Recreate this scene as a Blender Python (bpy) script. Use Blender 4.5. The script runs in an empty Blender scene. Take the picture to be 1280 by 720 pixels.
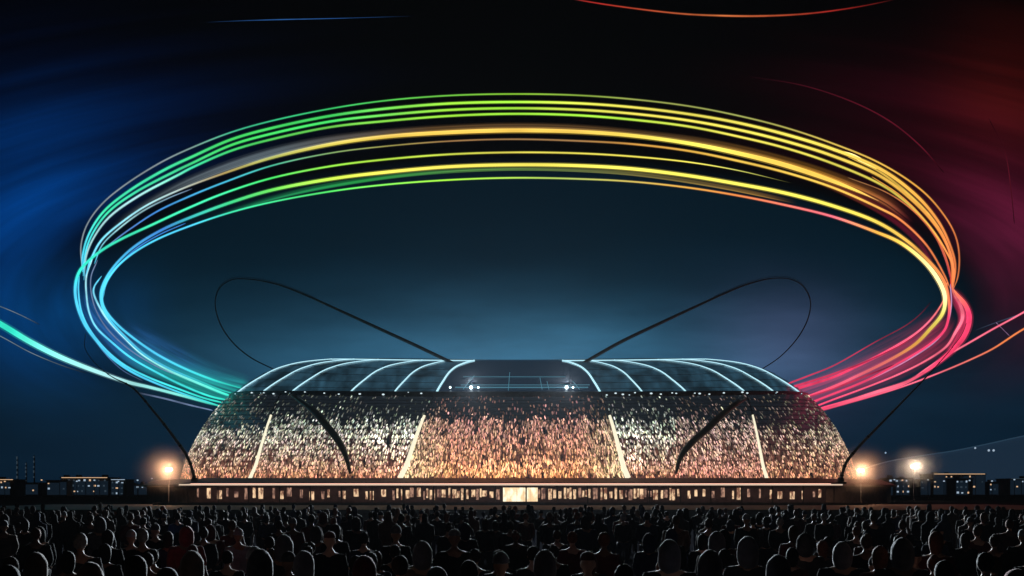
import bpy, bmesh, math, random
import numpy as np
from mathutils import Vector, Matrix, noise as mnoise

random.seed(7)
rng = np.random.default_rng(7)
S = bpy.context.scene
COL = S.collection
R = math.radians

# ------------------------------------------------------------------ camera, sky, light
F, HX, HY, EYE = 1244.4, 640.0, 613.0, 2.3         # focal length, horizon and eye height (photo pixels / metres)
cd = bpy.data.cameras.new("camera")
cam = bpy.data.objects.new("camera", cd)
COL.objects.link(cam)
cam.location = (0, 0, EYE)
cam.rotation_euler = (R(90), 0, 0)
cd.sensor_width = 36.0
cd.lens = F / 1280 * 36
cd.shift_y = (HY - 360) / 1280
cd.clip_end = 6000
cd.clip_start = 0.1
S.camera = cam

w = bpy.data.worlds.new("World")
S.world = w
w.use_nodes = True
nt = w.node_tree
nt.nodes.clear()


class G:
    """little helper to write node maths"""
    def __init__(s, t): s.t = t
    def m(s, op, a, b=0.0, c=0.0, clamp=False):
        n = s.t.nodes.new("ShaderNodeMath"); n.operation = op; n.use_clamp = clamp
        for i, v in enumerate((a, b, c)):
            if isinstance(v, (int, float)): n.inputs[i].default_value = v
            else: s.t.links.new(v, n.inputs[i])
        return n.outputs[0]
    def col(s, rgb, k):
        n = s.t.nodes.new("ShaderNodeVectorMath"); n.operation = 'SCALE'
        n.inputs[0].default_value = rgb
        s.t.links.new(k, n.inputs['Scale'])
        return n.outputs[0]
    def add(s, a, b):
        n = s.t.nodes.new("ShaderNodeVectorMath"); n.operation = 'ADD'
        s.t.links.new(a, n.inputs[0]); s.t.links.new(b, n.inputs[1])
        return n.outputs[0]
    def smooth(s, x, a, b):
        n = s.t.nodes.new("ShaderNodeMapRange"); n.interpolation_type = 'SMOOTHSTEP'
        s.t.links.new(x, n.inputs[0]); n.inputs[1].default_value = a; n.inputs[2].default_value = b
        return n.outputs[0]
    def noise(s, vec, scale, detail=3, rough=.5):
        n = s.t.nodes.new("ShaderNodeTexNoise"); n.inputs['Scale'].default_value = scale
        n.inputs['Detail'].default_value = detail; n.inputs['Roughness'].default_value = rough
        if vec is not None: s.t.links.new(vec, n.inputs['Vector'])
        return n.outputs[0]
    def vec(s, x, y, z=0.0):
        n = s.t.nodes.new("ShaderNodeCombineXYZ")
        for i, v in enumerate((x, y, z)):
            if isinstance(v, (int, float)): n.inputs[i].default_value = v
            else: s.t.links.new(v, n.inputs[i])
        return n.outputs[0]


g = G(nt)
tc = nt.nodes.new("ShaderNodeTexCoord")
sx = nt.nodes.new("ShaderNodeSeparateXYZ")
nt.links.new(tc.outputs['Generated'], sx.inputs[0])
dx, dy, dz = sx.outputs
yy = g.m('MAXIMUM', dy, 0.02)
U = g.m('DIVIDE', dx, yy)
W_ = g.m('DIVIDE', dz, yy)
front = g.smooth(dy, 0.02, 0.3)


def gauss(cx, cy, sx_, sy_):
    a = g.m('POWER', g.m('ABSOLUTE', g.m('DIVIDE', g.m('SUBTRACT', U, (cx - HX) / F), sx_ / F)), 2.0)
    b = g.m('POWER', g.m('ABSOLUTE', g.m('DIVIDE', g.m('SUBTRACT', W_, (HY - cy) / F), sy_ / F)), 2.0)
    return g.m('EXPONENT', g.m('MULTIPLY', g.m('ADD', a, b), -0.5))


# distance from the middle of the wide sweep of coloured night air round the arena
eu = g.m('DIVIDE', g.m('SUBTRACT', U, (648 - HX) / F), 545 / F)
ew = g.m('DIVIDE', g.m('SUBTRACT', W_, (HY - 380) / F), 175 / F)
er = g.m('SQRT', g.m('ADD', g.m('MULTIPLY', eu, eu), g.m('MULTIPLY', ew, ew)))
ang = g.m('ARCTAN2', ew, eu)
inside = g.m('SUBTRACT', 1.0, g.smooth(er, 0.9, 1.08))
outside = g.smooth(er, 1.02, 1.3)
ca_, sa_ = g.m('COSINE', ang), g.m('SINE', ang)
streak = g.noise(g.vec(g.m('MULTIPLY', er, 5.0), g.m('MULTIPLY', ca_, 0.7), g.m('MULTIPLY', sa_, 0.7)), 1.0, 4, .55)
streak2 = g.noise(g.vec(g.m('MULTIPLY', er, 30.0), g.m('MULTIPLY', ca_, 0.9), g.m('MULTIPLY', sa_, 0.9)), 1.0, 2, .5)
st = g.m('ADD', 0.36, g.m('MULTIPLY', g.smooth(streak, .25, .75), g.m('ADD', 0.7, g.m('MULTIPLY', streak2, 1.0))))
cl = g.noise(g.vec(g.m('MULTIPLY', U, 2.2), g.m('MULTIPLY', W_, 9.0)), 2.0, 5, .55)
cl = g.m('ADD', 0.05, g.m('MULTIPLY', cl, 1.9))
terms = [
    ((.030, .002, .001), g.m('MULTIPLY', g.m('MULTIPLY', gauss(1262, 130, 60, 60), st), outside)),
    ((.034, .125, .21), g.m('MULTIPLY', g.m('MULTIPLY', gauss(648, 466, 215, 50), cl), inside)),
    ((.002, .016, .032), g.m('MULTIPLY', g.m('MULTIPLY', gauss(648, 470, 520, 85), cl), 1.0)),
    ((.0006, .0075, .015), inside),
    ((.030, .022, .055), g.m('MULTIPLY', gauss(975, 445, 70, 50), cl)),
    ((.000, .030, .150), g.m('MULTIPLY', g.m('MULTIPLY', gauss(45, 290, 85, 85), st), outside)),
    ((.000, .006, .034), g.m('MULTIPLY', g.m('MULTIPLY', gauss(90, 200, 170, 75), st), outside)),
    ((.000, .028, .110), g.m('MULTIPLY', g.m('MULTIPLY', gauss(75, 395, 60, 45), st), 1.0)),
    ((.130, .009, .040), g.m('MULTIPLY', g.m('MULTIPLY', gauss(1238, 320, 62, 62), st), outside)),
    ((.020, .001, .004), g.m('MULTIPLY', g.m('MULTIPLY', gauss(1150, 205, 130, 75), st), outside)),
    ((.002, .010, .024), gauss(640, 600, 900, 90)),
]
acc = None
for c, k in terms:
    v = g.col(c, g.m('MULTIPLY', k, front))
    acc = v if acc is None else g.add(acc, v)
bg = nt.nodes.new("ShaderNodeBackground"); bg.inputs[1].default_value = 1.0
nt.links.new(acc, bg.inputs[0])
SUN_EL, SUN_ROT = R(8), R(150)
sky = nt.nodes.new("ShaderNodeTexSky"); sky.sky_type = 'NISHITA'; sky.sun_disc = False
sky.sun_elevation = SUN_EL; sky.sun_rotation = SUN_ROT
bg2 = nt.nodes.new("ShaderNodeBackground"); bg2.inputs[1].default_value = 0.00002
nt.links.new(sky.outputs[0], bg2.inputs[0])
ad = nt.nodes.new("ShaderNodeAddShader")
wo = nt.nodes.new("ShaderNodeOutputWorld")
nt.links.new(bg.outputs[0], ad.inputs[0]); nt.links.new(bg2.outputs[0], ad.inputs[1])
nt.links.new(ad.outputs[0], wo.inputs[0])

vs = S.view_settings
vs.view_transform = 'Standard'; vs.look = 'None'; vs.exposure = 0.0; vs.gamma = 1.0; vs.use_curve_mapping = False
S.cycles.use_denoising = True
S.cycles.sample_clamp_indirect = 3.0
S.cycles.max_bounces = 6
S.cycles.transparent_max_bounces = 64
S.cycles.volume_bounces = 0

HAZE = .00003

# ------------------------------------------------------------------ helpers
PI = math.pi


def pt(px, py, Y):
    """the world point seen at photo pixel (px,py) at distance Y along the view axis"""
    return Vector(((px - HX) / F * Y, Y, EYE + (HY - py) / F * Y))


def mat(name, base=(.1, .1, .1), rough=.6, metal=0., emit=None, estr=0., spec=.5, bump=0., bscale=20., var=0., vscale=5., sheen=0., sample=None):
    m = bpy.data.materials.new(name); m.use_nodes = True
    t = m.node_tree; b = t.nodes['Principled BSDF']
    b.inputs['Base Color'].default_value = (*base, 1)
    b.inputs['Roughness'].default_value = rough
    b.inputs['Metallic'].default_value = metal
    b.inputs['Specular IOR Level'].default_value = spec
    if sheen: b.inputs['Sheen Weight'].default_value = sheen
    q = G(t)
    co = t.nodes.new("ShaderNodeTexCoord").outputs['Object']
    if var:
        n = q.noise(co, vscale, 5, .6)
        r = t.nodes.new("ShaderNodeMapRange"); t.links.new(n, r.inputs[0])
        r.inputs[1].default_value = .3; r.inputs[2].default_value = .7
        r.inputs[3].default_value = 1 - var; r.inputs[4].default_value = 1 + var
        s_ = q.col(base, r.outputs[0]); t.links.new(s_, b.inputs['Base Color'])
    if bump:
        n = q.noise(co, bscale, 4, .6)
        bn = t.nodes.new("ShaderNodeBump"); bn.inputs['Strength'].default_value = bump
        bn.inputs['Distance'].default_value = .02
        t.links.new(n, bn.inputs['Height']); t.links.new(bn.outputs[0], b.inputs['Normal'])
    if emit:
        b.inputs['Emission Color'].default_value = (*emit, 1)
        b.inputs['Emission Strength'].default_value = estr
    if sample: m.cycles.emission_sampling = sample
    return m


def glow_mat(name, strength, sample='AUTO', attr='glow'):
    """emission whose colour is stored per vertex (a light tube's own colours along its length)"""
    m = bpy.data.materials.new(name); m.use_nodes = True
    t = m.node_tree; t.nodes.clear()
    a = t.nodes.new("ShaderNodeAttribute"); a.attribute_name = attr
    e = t.nodes.new("ShaderNodeEmission"); e.inputs[1].default_value = strength
    o = t.nodes.new("ShaderNodeOutputMaterial")
    t.links.new(a.outputs['Color'], e.inputs[0]); t.links.new(e.outputs[0], o.inputs[0])
    m.cycles.emission_sampling = sample
    return m


def mesh_obj(name, verts, faces, m=None, parent=None, smooth=False, colors=None, mats=None, fmat=None):
    me = bpy.data.meshes.new(name)
    me.from_pydata([tuple(v) for v in verts], [], faces)
    if colors is not None:
        at = me.color_attributes.new("glow", 'FLOAT_COLOR', 'POINT')
        at.data.foreach_set('color', np.asarray([(*c[:3], 1.0) for c in colors], dtype=np.float32).ravel())
    for x in (mats or ([m] if m else [])): me.materials.append(x)
    if fmat is not None: me.polygons.foreach_set('material_index', fmat)
    if smooth: me.polygons.foreach_set('use_smooth', [True] * len(me.polygons))
    me.update()
    o = bpy.data.objects.new(name, me); COL.objects.link(o)
    if parent:
        o.parent = parent
        o.location = -Vector(parent.location)
    return o


def tag(o, label=None, cat=None, group=None, kind=None):
    if label: o['label'] = label
    if cat: o['category'] = cat
    if group: o['group'] = group
    if kind: o['kind'] = kind
    return o


def empty(name, loc=(0, 0, 0)):
    o = bpy.data.objects.new(name, None); COL.objects.link(o); o.location = loc
    o.empty_display_size = .3
    return o


def catmull(P, n):
    """smooth curve through control points (lists of any dimension), n samples per span"""
    P = np.asarray(P, float)
    P = np.vstack([2 * P[0] - P[1], P, 2 * P[-1] - P[-2]])
    out = []
    for i in range(1, len(P) - 2):
        p0, p1, p2, p3 = P[i - 1], P[i], P[i + 1], P[i + 2]
        # centripetal parametrisation keeps uneven points smooth
        d = lambda a, b: max(np.linalg.norm((b - a)[:3]), 1e-5) ** .5
        t1 = d(p0, p1); t2 = t1 + d(p1, p2); t3 = t2 + d(p2, p3)
        for k in range(n):
            t = t1 + (t2 - t1) * k / n
            A1 = (t1 - t) / t1 * p0 + t / t1 * p1
            A2 = (t2 - t) / (t2 - t1) * p1 + (t - t1) / (t2 - t1) * p2
            A3 = (t3 - t) / (t3 - t2) * p2 + (t - t2) / (t3 - t2) * p3
            B1 = (t2 - t) / t2 * A1 + t / t2 * A2
            B2 = (t3 - t) / (t3 - t1) * A2 + (t - t1) / (t3 - t1) * A3
            out.append((t2 - t) / (t2 - t1) * B1 + (t - t1) / (t2 - t1) * B2)
    out.append(P[-2])
    return np.array(out)


def tube(name, pts, rad, m, parent=None, seg=8, colors=None, squash=1.0):
    pts = [Vector(p[:3]) for p in pts]
    n = len(pts)
    if isinstance(rad, (int, float)): rad = [rad] * n
    V, Fc, C = [], [], []
    ref = None
    for i, p in enumerate(pts):
        t = (pts[min(i + 1, n - 1)] - pts[max(i - 1, 0)]).normalized()
        if ref is None:
            ref = t.cross(Vector((0, 0, 1)))
            if ref.length < .1: ref = t.cross(Vector((1, 0, 0)))
        ref = (ref - t * ref.dot(t)).normalized()
        b = t.cross(ref)
        for k in range(seg):
            a = 2 * PI * k / seg
            V.append(p + (ref * math.cos(a) + b * math.sin(a) * squash) * rad[i])
            if colors is not None: C.append(colors[i])
    for i in range(n - 1):
        for k in range(seg):
            a, b_ = i * seg + k, i * seg + (k + 1) % seg
            Fc.append((a, b_, b_ + seg, a + seg))
    Fc.append(tuple(range(seg))[::-1]); Fc.append(tuple(range((n - 1) * seg, n * seg)))
    return mesh_obj(name, V, Fc, m, parent, True, C if colors is not None else None)


def box_data(x0, x1, y0, y1, z0, z1, bev=0.0):
    bm = bmesh.new()
    bmesh.ops.create_cube(bm, size=1)
    for v in bm.verts:
        v.co = Vector(((x0 + x1) / 2 + v.co.x * (x1 - x0), (y0 + y1) / 2 + v.co.y * (y1 - y0), (z0 + z1) / 2 + v.co.z * (z1 - z0)))
    if bev: bmesh.ops.bevel(bm, geom=bm.edges[:], offset=bev, segments=2, affect='EDGES')
    V = [v.co.copy() for v in bm.verts]; bm.verts.index_update()
    Fc = [tuple(v.index for v in f.verts) for f in bm.faces]
    bm.free()
    return V, Fc


def box(name, x0, x1, y0, y1, z0, z1, m, parent=None, bev=0.0):
    V, Fc = box_data(x0, x1, y0, y1, z0, z1, bev)
    return mesh_obj(name, V, Fc, m, parent)


def merge(parts):
    V, Fc = [], []
    for v, f in parts:
        o = len(V); V += list(v); Fc += [tuple(i + o for i in q) for q in f]
    return V, Fc


def lathe(prof, seg=16, centre=(0, 0, 0), axis='z'):
    V, Fc = [], []
    for r, z in prof:
        for k in range(seg):
            a = 2 * PI * k / seg
            V.append(Vector((centre[0] + r * math.cos(a), centre[1] + r * math.sin(a), centre[2] + z)))
    for i in range(len(prof) - 1):
        for k in range(seg):
            a, b = i * seg + k, i * seg + (k + 1) % seg
            Fc.append((a, b, b + seg, a + seg))
    Fc.append(tuple(range(seg))[::-1]); Fc.append(tuple(range((len(prof) - 1) * seg, len(prof) * seg)))
    return V, Fc


# ------------------------------------------------------------------ materials
M = {
    'asphalt': mat('asphalt', (.012, .012, .015), 1.0, spec=.0, bump=.4, bscale=6, var=.35, vscale=.35),
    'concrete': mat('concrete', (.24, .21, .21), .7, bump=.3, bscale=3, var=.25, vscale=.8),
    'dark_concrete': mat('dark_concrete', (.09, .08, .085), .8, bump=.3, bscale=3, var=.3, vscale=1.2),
    'dark_metal': mat('dark_metal', (.05, .055, .065), .35, .8, var=.3, vscale=1.5),
    'mast_paint': mat('mast_paint', (.10, .13, .16), .35, .1, var=.25, vscale=1),
    'rib_light': mat('rib_light', (.5, .6, .65), .4, emit=(.50, .86, .98), estr=1.15),
    'cream_light': mat('cream_light', (.5, .5, .4), .4, emit=(1.0, .93, .68), estr=1.0),
    'strip_light': mat('strip_light', (.5, .5, .4), .4, emit=(1.0, .75, .56), estr=.75),
    'plinth': mat('plinth', (.34, .24, .27), .8, bump=.3, bscale=3, var=.15, vscale=.6),
    'added_fill_strip': mat('added_fill_strip', (.5, .4, .35), .4, emit=(1.0, .50, .38), estr=3.0),  # emission of the strips added to light undercroft and plinth
    'lamp_white': mat('lamp_white', (.5, .5, .5), .4, emit=(.75, .93, 1.0), estr=4.0, sample='NONE'),
    'lamp_dot': mat('lamp_dot', (.5, .5, .5), .4, emit=(.75, .93, 1.0), estr=.9, sample='NONE'),
    'teal_line': mat('teal_line', (.2, .3, .3), .4, emit=(.10, .36, .50), estr=.5, sample='NONE'),
    'flood_orange': mat('flood_orange', (.5, .5, .5), .4, emit=(1.0, .55, .28), estr=9.0, sample='NONE'),
    'flood_white': mat('flood_white', (.5, .5, .5), .4, emit=(1.0, .78, .55), estr=9.0, sample='NONE'),
    'city_wall': mat('city_wall', (.12, .12, .13), .8, var=.3, vscale=.2),
    'city_front_glow': mat('city_front_glow', (.05, .06, .07), .4, emit=(.004, .009, .016), estr=1.0, sample='NONE'),  # dim bluish emission added to lift building fronts above the sky tone
    'city_warm': mat('city_warm', (.3, .3, .3), .5, emit=(1.0, .62, .35), estr=.75, sample='NONE'),
    'city_cool': mat('city_cool', (.3, .3, .3), .5, emit=(.62, .80, 1.0), estr=.55, sample='NONE'),
    'city_dim': mat('city_dim', (.3, .3, .3), .5, emit=(.35, .55, .75), estr=.08, sample='NONE'),
}


def window_mat(name, c1, c2, e, sc):
    """lit opening: interior brightness varies across it (people and fittings behind the glass)"""
    m = mat(name, (.2, .2, .2), .3, emit=c1, estr=e)
    t = m.node_tree; b = t.nodes['Principled BSDF']; q = G(t)
    co = t.nodes.new("ShaderNodeTexCoord").outputs['Object']
    mp = t.nodes.new("ShaderNodeMapping"); mp.inputs['Scale'].default_value = (1, 1, .45)
    t.links.new(co, mp.inputs[0])
    n = q.smooth(q.noise(mp.outputs[0], sc, 3, .6), .38, .62)
    t.links.new(q.add(q.col(c1, n), q.col(c2, q.m('SUBTRACT', 1.0, n))), b.inputs['Emission Color'])
    return m


M['win_warm'] = window_mat('lit_opening_warm', (1.0, .68, .40), (.16, .06, .035), 1.0, 2.2)
M['win_bright'] = window_mat('lit_opening_bright', (1.0, .92, .66), (.8, .55, .3), 1.25, 1.2)
M['win_dim'] = window_mat('lit_opening_dim', (.75, .42, .28), (.07, .03, .03), .6, 2.6)

# roof skin: dark glass-like membrane, faintly lit from the bowl inside
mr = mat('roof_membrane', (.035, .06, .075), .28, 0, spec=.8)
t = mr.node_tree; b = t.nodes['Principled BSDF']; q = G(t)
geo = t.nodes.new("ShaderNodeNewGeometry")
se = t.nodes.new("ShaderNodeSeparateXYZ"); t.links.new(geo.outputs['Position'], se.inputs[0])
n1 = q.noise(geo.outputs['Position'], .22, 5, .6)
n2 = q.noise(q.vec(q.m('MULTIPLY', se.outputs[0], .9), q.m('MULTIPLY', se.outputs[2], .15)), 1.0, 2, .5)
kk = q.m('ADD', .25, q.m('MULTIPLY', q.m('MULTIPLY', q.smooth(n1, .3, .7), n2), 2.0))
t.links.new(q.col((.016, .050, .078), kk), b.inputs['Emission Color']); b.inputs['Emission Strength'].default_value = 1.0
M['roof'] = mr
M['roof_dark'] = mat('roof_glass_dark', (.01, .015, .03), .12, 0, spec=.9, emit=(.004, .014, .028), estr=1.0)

# facade glazing: a dark glass skin with warm light from the concourses behind, by height
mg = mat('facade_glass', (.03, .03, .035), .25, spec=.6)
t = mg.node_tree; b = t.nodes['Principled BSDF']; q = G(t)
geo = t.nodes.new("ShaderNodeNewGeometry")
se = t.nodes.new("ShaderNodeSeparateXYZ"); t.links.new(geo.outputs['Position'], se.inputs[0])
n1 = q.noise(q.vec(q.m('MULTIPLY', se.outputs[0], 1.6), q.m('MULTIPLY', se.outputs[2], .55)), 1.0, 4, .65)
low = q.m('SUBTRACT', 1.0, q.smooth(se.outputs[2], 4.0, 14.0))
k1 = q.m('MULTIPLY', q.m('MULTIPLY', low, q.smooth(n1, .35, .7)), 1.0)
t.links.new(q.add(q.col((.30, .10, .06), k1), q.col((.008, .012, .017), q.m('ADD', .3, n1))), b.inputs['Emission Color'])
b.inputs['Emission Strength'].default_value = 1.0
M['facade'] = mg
M['panes'] = glow_mat('lit_panes', 1.0, 'NONE')
M['trail'] = glow_mat('light_tube', 1.0, 'AUTO')

mh_ = bpy.data.materials.new('trail_halo'); mh_.use_nodes = True
t = mh_.node_tree; t.nodes.clear()
a = t.nodes.new("ShaderNodeAttribute"); a.attribute_name = 'glow'
e = t.nodes.new("ShaderNodeEmission"); e.inputs[1].default_value = .07  # soft glow round each tube put in as a faint emissive sheath
tr = t.nodes.new("ShaderNodeBsdfTransparent"); ad = t.nodes.new("ShaderNodeAddShader"); o = t.nodes.new("ShaderNodeOutputMaterial")
t.links.new(a.outputs['Color'], e.inputs[0]); t.links.new(e.outputs[0], ad.inputs[0]); t.links.new(tr.outputs[0], ad.inputs[1]); t.links.new(ad.outputs[0], o.inputs[0])
mh_.cycles.emission_sampling = 'NONE'
M['halo'] = mh_


def veil_mat(name, strength, freq):
    """thin luminous gauze of fine light streaks: emits, lets what is behind it through"""
    m = bpy.data.materials.new(name); m.use_nodes = True
    t = m.node_tree; t.nodes.clear(); q = G(t)
    a = t.nodes.new("ShaderNodeAttribute"); a.attribute_name = 'glow'
    f = t.nodes.new("ShaderNodeAttribute"); f.attribute_name = 'across'
    s3 = t.nodes.new("ShaderNodeSeparateXYZ"); t.links.new(f.outputs['Vector'], s3.inputs[0])
    n = q.noise(q.vec(q.m('MULTIPLY', s3.outputs[0], freq), q.m('MULTIPLY', s3.outputs[1], 1.5)), 1.0, 3, .6)
    # soft edges across the sheet and soft ends along it
    e1 = q.m('MULTIPLY', q.smooth(s3.outputs[0], 0.0, .45), q.m('SUBTRACT', 1.0, q.smooth(s3.outputs[0], .62, 1.0)))
    e2 = q.m('MULTIPLY', q.smooth(s3.outputs[1], 0.0, .3), q.m('SUBTRACT', 1.0, q.smooth(s3.outputs[1], .93, 1.0)))
    k = q.m('MULTIPLY', q.m('MULTIPLY', e1, e2), q.m('MULTIPLY', q.smooth(n, .2, .75), strength))
    e = t.nodes.new("ShaderNodeEmission"); t.links.new(a.outputs['Color'], e.inputs[0]); t.links.new(k, e.inputs[1])
    tr = t.nodes.new("ShaderNodeBsdfTransparent")
    ad = t.nodes.new("ShaderNodeAddShader"); o = t.nodes.new("ShaderNodeOutputMaterial")
    t.links.new(e.outputs[0], ad.inputs[0]); t.links.new(tr.outputs[0], ad.inputs[1]); t.links.new(ad.outputs[0], o.inputs[0])
    m.cycles.emission_sampling = 'NONE'
    return m


# ------------------------------------------------------------------ ground
gs = 3000
gm = []
mesh_obj('ground', [(-gs, -200, 0), (gs, -200, 0), (gs, gs, 0), (-gs, gs, 0)], [(0, 1, 2, 3)], M['asphalt'])['kind'] = 'structure'

# ------------------------------------------------------------------ arena
mesh_obj('forecourt', [(-75, 118, .006), (78, 118, .006), (78, 163, .006), (-75, 163, .006)], [(0, 1, 2, 3)], mat('added_pale_paving', (.22, .18, .18), .7, spec=.4, bump=.5, bscale=2, var=.35, vscale=.5))['kind'] = 'structure'  # lighter slab added so a warm glow shows on the ground here
CX, CY, A, B, NE = 1.3, 200.0, 65.5, 40.0, 2.35
Sv = [1.0, .992, .968, .935, .900, .862, .80, .73, .65, .5, .3, .0]
Zf = [4.2, 6.3, 9.8, 13.1, 16.0, 18.3, 20.6, 22.7, 24.1, 25.7, 27.0, 28.2]
Zs = [4.2, 6.5, 10.5, 14.6, 17.9, 20.6, 23.6, 26.0, 27.2, 28.0, 28.2, 28.2]
prof = catmull([(s, a_, b_, i) for i, (s, a_, b_) in enumerate(zip(Sv, Zf, Zs))], 6)
NV = len(prof); VR = 5 * 6          # index of the ring in the profile


def shell(tt, vi, off=0.0):
    """a point on the arena's shell: plan angle tt, profile position vi (may be fractional)"""
    i = min(max(vi, 0), NV - 1); i0 = int(i); i1 = min(i0 + 1, NV - 1); f = i - i0
    s, zf, zs = (prof[i0] * (1 - f) + prof[i1] * f)[:3]
    c, sn = math.cos(tt), math.sin(tt)
    x = A * s * math.copysign(abs(c) ** (2 / NE), c)
    y = B * s * math.copysign(abs(sn) ** (2 / NE), sn)
    k = abs(c) ** 2.2
    z = zf * (1 - k) + zs * k
    p = Vector((CX + x, CY + y, z))
    if off:
        e = .01
        a_ = shell(tt + e, vi) - shell(tt - e, vi); b_ = shell(tt, min(vi + .3, NV - 1)) - shell(tt, max(vi - .3, 0))
        n = a_.cross(b_)
        if n.length > 1e-9: p = p + n.normalized() * off
    return p


def t_at(px, vi):
    """plan angle on the camera's side of the shell that shows at photo column px"""
    lo, hi = PI + .002, 2 * PI - .002
    for _ in range(40):
        m_ = (lo + hi) / 2; p = shell(m_, vi)
        if HX + p.x / p.y * F < px: lo = m_
        else: hi = m_
    return (lo + hi) / 2


arena = empty('stadium', (CX, CY, 0))
tag(arena, 'domed glass stadium glowing with thousands of warm lights, white ribs across its dark roof', 'stadium', kind='thing')

# facade bays (between the bright ribs)
rib_b = [313, 500, 785, 958]; rib_t = [352, 545, 751, 932]
bt_b = [PI - .0] + [t_at(x, 0) for x in rib_b] + [2 * PI]
bt_t = [PI - .0] + [t_at(x, VR) for x in rib_t] + [2 * PI]


# plan angle of every bay boundary at each step up the facade, so that the ribs rise straight
BT = [[PI] * (VR + 1)]
for xb, xt in zip(rib_b, rib_t):
    BT.append([t_at(xb + (xt - xb) * (j / VR) ** 1.05, j) for j in range(VR + 1)])
BT.append([2 * PI] * (VR + 1))


def rib_t_at(k, vi):
    i0 = min(int(vi), VR - 1); f = vi - i0
    return BT[k][i0] * (1 - f) + BT[k][i0 + 1] * f


def bay_t(k, f, vi):
    a_ = rib_t_at(k, vi); b_ = rib_t_at(k + 1, vi)
    return a_ + (b_ - a_) * f


def tint(px, py, k):
    """colour of one lit pane: warm pink-orange low down and in the middle bay, pale greenish white higher up at the sides"""
    h = min(max((py - 520) / 75, 0), 1)                # 0 top .. 1 foot
    warm = np.array((1.0, .33, .18)); pale = np.array((.84, .92, .76)); pink = np.array((1.0, .38, .30)); gold = np.array((1.0, .50, .14))
    if k == 2:
        c = pink * .8 + pale * .2
        c = c * (1 - h) + (warm * .55 + gold * .45) * h
        e = min(abs(px - 505), abs(px - 780)) / 60
        if e < 1: c = c * (.4 + .6 * e) + np.array((.9, .85, .5)) * .6 * (1 - e)
    else:
        c = pale * (1 - h ** 1.5) + (pink * .55 + gold * .45) * h ** 1.5
        if px > 958: c = c * .6 + gold * .2 + pink * .2
        if 845 < px < 958: c = c * .55 + pink * .45
    return c


counts = [3600, 4400, 6400, 3700, 3800]
for k in range(5):
    nu = 26
    V, Fc = [], []
    for j in range(VR + 1):
        for i in range(nu + 1):
            V.append(shell(bay_t(k, i / nu, j), j))
    for j in range(VR):
        for i in range(nu):
            a_ = j * (nu + 1) + i; Fc.append((a_, a_ + 1, a_ + nu + 2, a_ + nu + 1))
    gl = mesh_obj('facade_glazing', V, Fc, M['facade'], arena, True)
    # lit panes: small faceted hexagonal lenses standing on the glass
    V, Fc, C = [], [], []
    n_try = int(counts[k] * 2.0)
    for _ in range(n_try):
        vi = random.random() ** .95 * (VR - 1) + .5
        if random.random() < .4: vi = min(max((round(vi / 1.5) + .5) * 1.5 + random.gauss(0, .25), .5), VR - .5)   # floor by floor
        tt = bay_t(k, random.uniform(.004, .996), vi)
        p = shell(tt, vi, .06)
        px = HX + p.x / p.y * F; py = HY - (p.z - EYE) / p.y * F
        hgt = (598 - py)
        # the upper belt is nearly dark with sparse panes
        edge = 527 + 7 * mnoise.noise(Vector((px * .05, 0, 0))) + random.gauss(0, 3) + (9 if k in (0, 4) else 0)
        if py < edge:
            if random.random() > (.15 if py > 510 else .05): continue
            dim = .2 if random.random() < .93 else 1.0
        else:
            dim = 1.0
            if mnoise.noise(Vector((px * .12, py * .09, 3))) + random.uniform(-.5, .5) < -.22: continue
        br = random.lognormvariate(-.60, 1.15)
        br = min(br * .78, 1.7) * dim
        if py < 560: br *= .62 + .38 * max(0, (py - 527)) / 33 if py > 527 else 1
        # brighter fields beside the inner ribs
        for rx, rw, ry, rh in ((483, 34, 545, 14), (800, 36, 541, 7), (792, 14, 570, 26), (496, 16, 575, 24), (640, 90, 588, 12)):
            d2 = ((px - rx) / rw) ** 2 + ((py - ry) / rh) ** 2
            if d2 < 3: br *= 1 + 1.0 * math.exp(-d2)
        c = tint(px, py, k) * br * (1 + np.array([random.uniform(-.15, .15) for _ in range(3)]))
        hw = random.uniform(.055, .125); hh = random.uniform(.16, .42)
        if k == 2 and py > 527: hh *= 1.35
        e = .004
        ax = (shell(tt + e, vi) - shell(tt - e, vi)).normalized()
        up = (shell(tt, vi + .4) - shell(tt, vi - .4)).normalized()
        nn = ax.cross(up).normalized()
        lean = random.gauss(0, .16 if k == 2 else .08)
        up2 = (up + ax * lean).normalized()
        o_ = len(V)
        for (u_, v_) in ((-1, -.45), (0, -1), (1, -.5), (1, .45), (0, 1), (-1, .5)):
            V.append(p + ax * u_ * hw + up2 * v_ * hh); C.append(c)
        V.append(p + nn * .12); C.append(c)
        for q_ in range(6): Fc.append((o_ + q_, o_ + (q_ + 1) % 6, o_ + 6))
    MV, MF = [], []
    for r_ in range(1, 19):
        vj = r_ * 1.5 + .0
        if vj > VR - 1: break
        nseg = 40
        o0 = len(MV)
        for i in range(nseg + 1):
            a_ = shell(bay_t(k, i / nseg, vj), vj, .015); b_ = shell(bay_t(k, i / nseg, vj), vj, .08)
            for q_ in (a_ + Vector((0, 0, -.02)), b_ + Vector((0, 0, -.02)), b_ + Vector((0, 0, .02)), a_ + Vector((0, 0, .02))): MV.append(q_)
        for i in range(nseg):
            for q_ in range(4):
                MF.append((o0 + i * 4 + q_, o0 + i * 4 + (q_ + 1) % 4, o0 + (i + 1) * 4 + (q_ + 1) % 4, o0 + (i + 1) * 4 + q_))
    ml = mesh_obj('floor_rails', MV, MF, M['dark_metal'], gl); ml.location = (0, 0, 0)
    pn = mesh_obj('lit_panes', V, Fc, M['panes'], gl, False, C)
    pn.location = (0, 0, 0)
    pn['kind'] = 'stuff'

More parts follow.
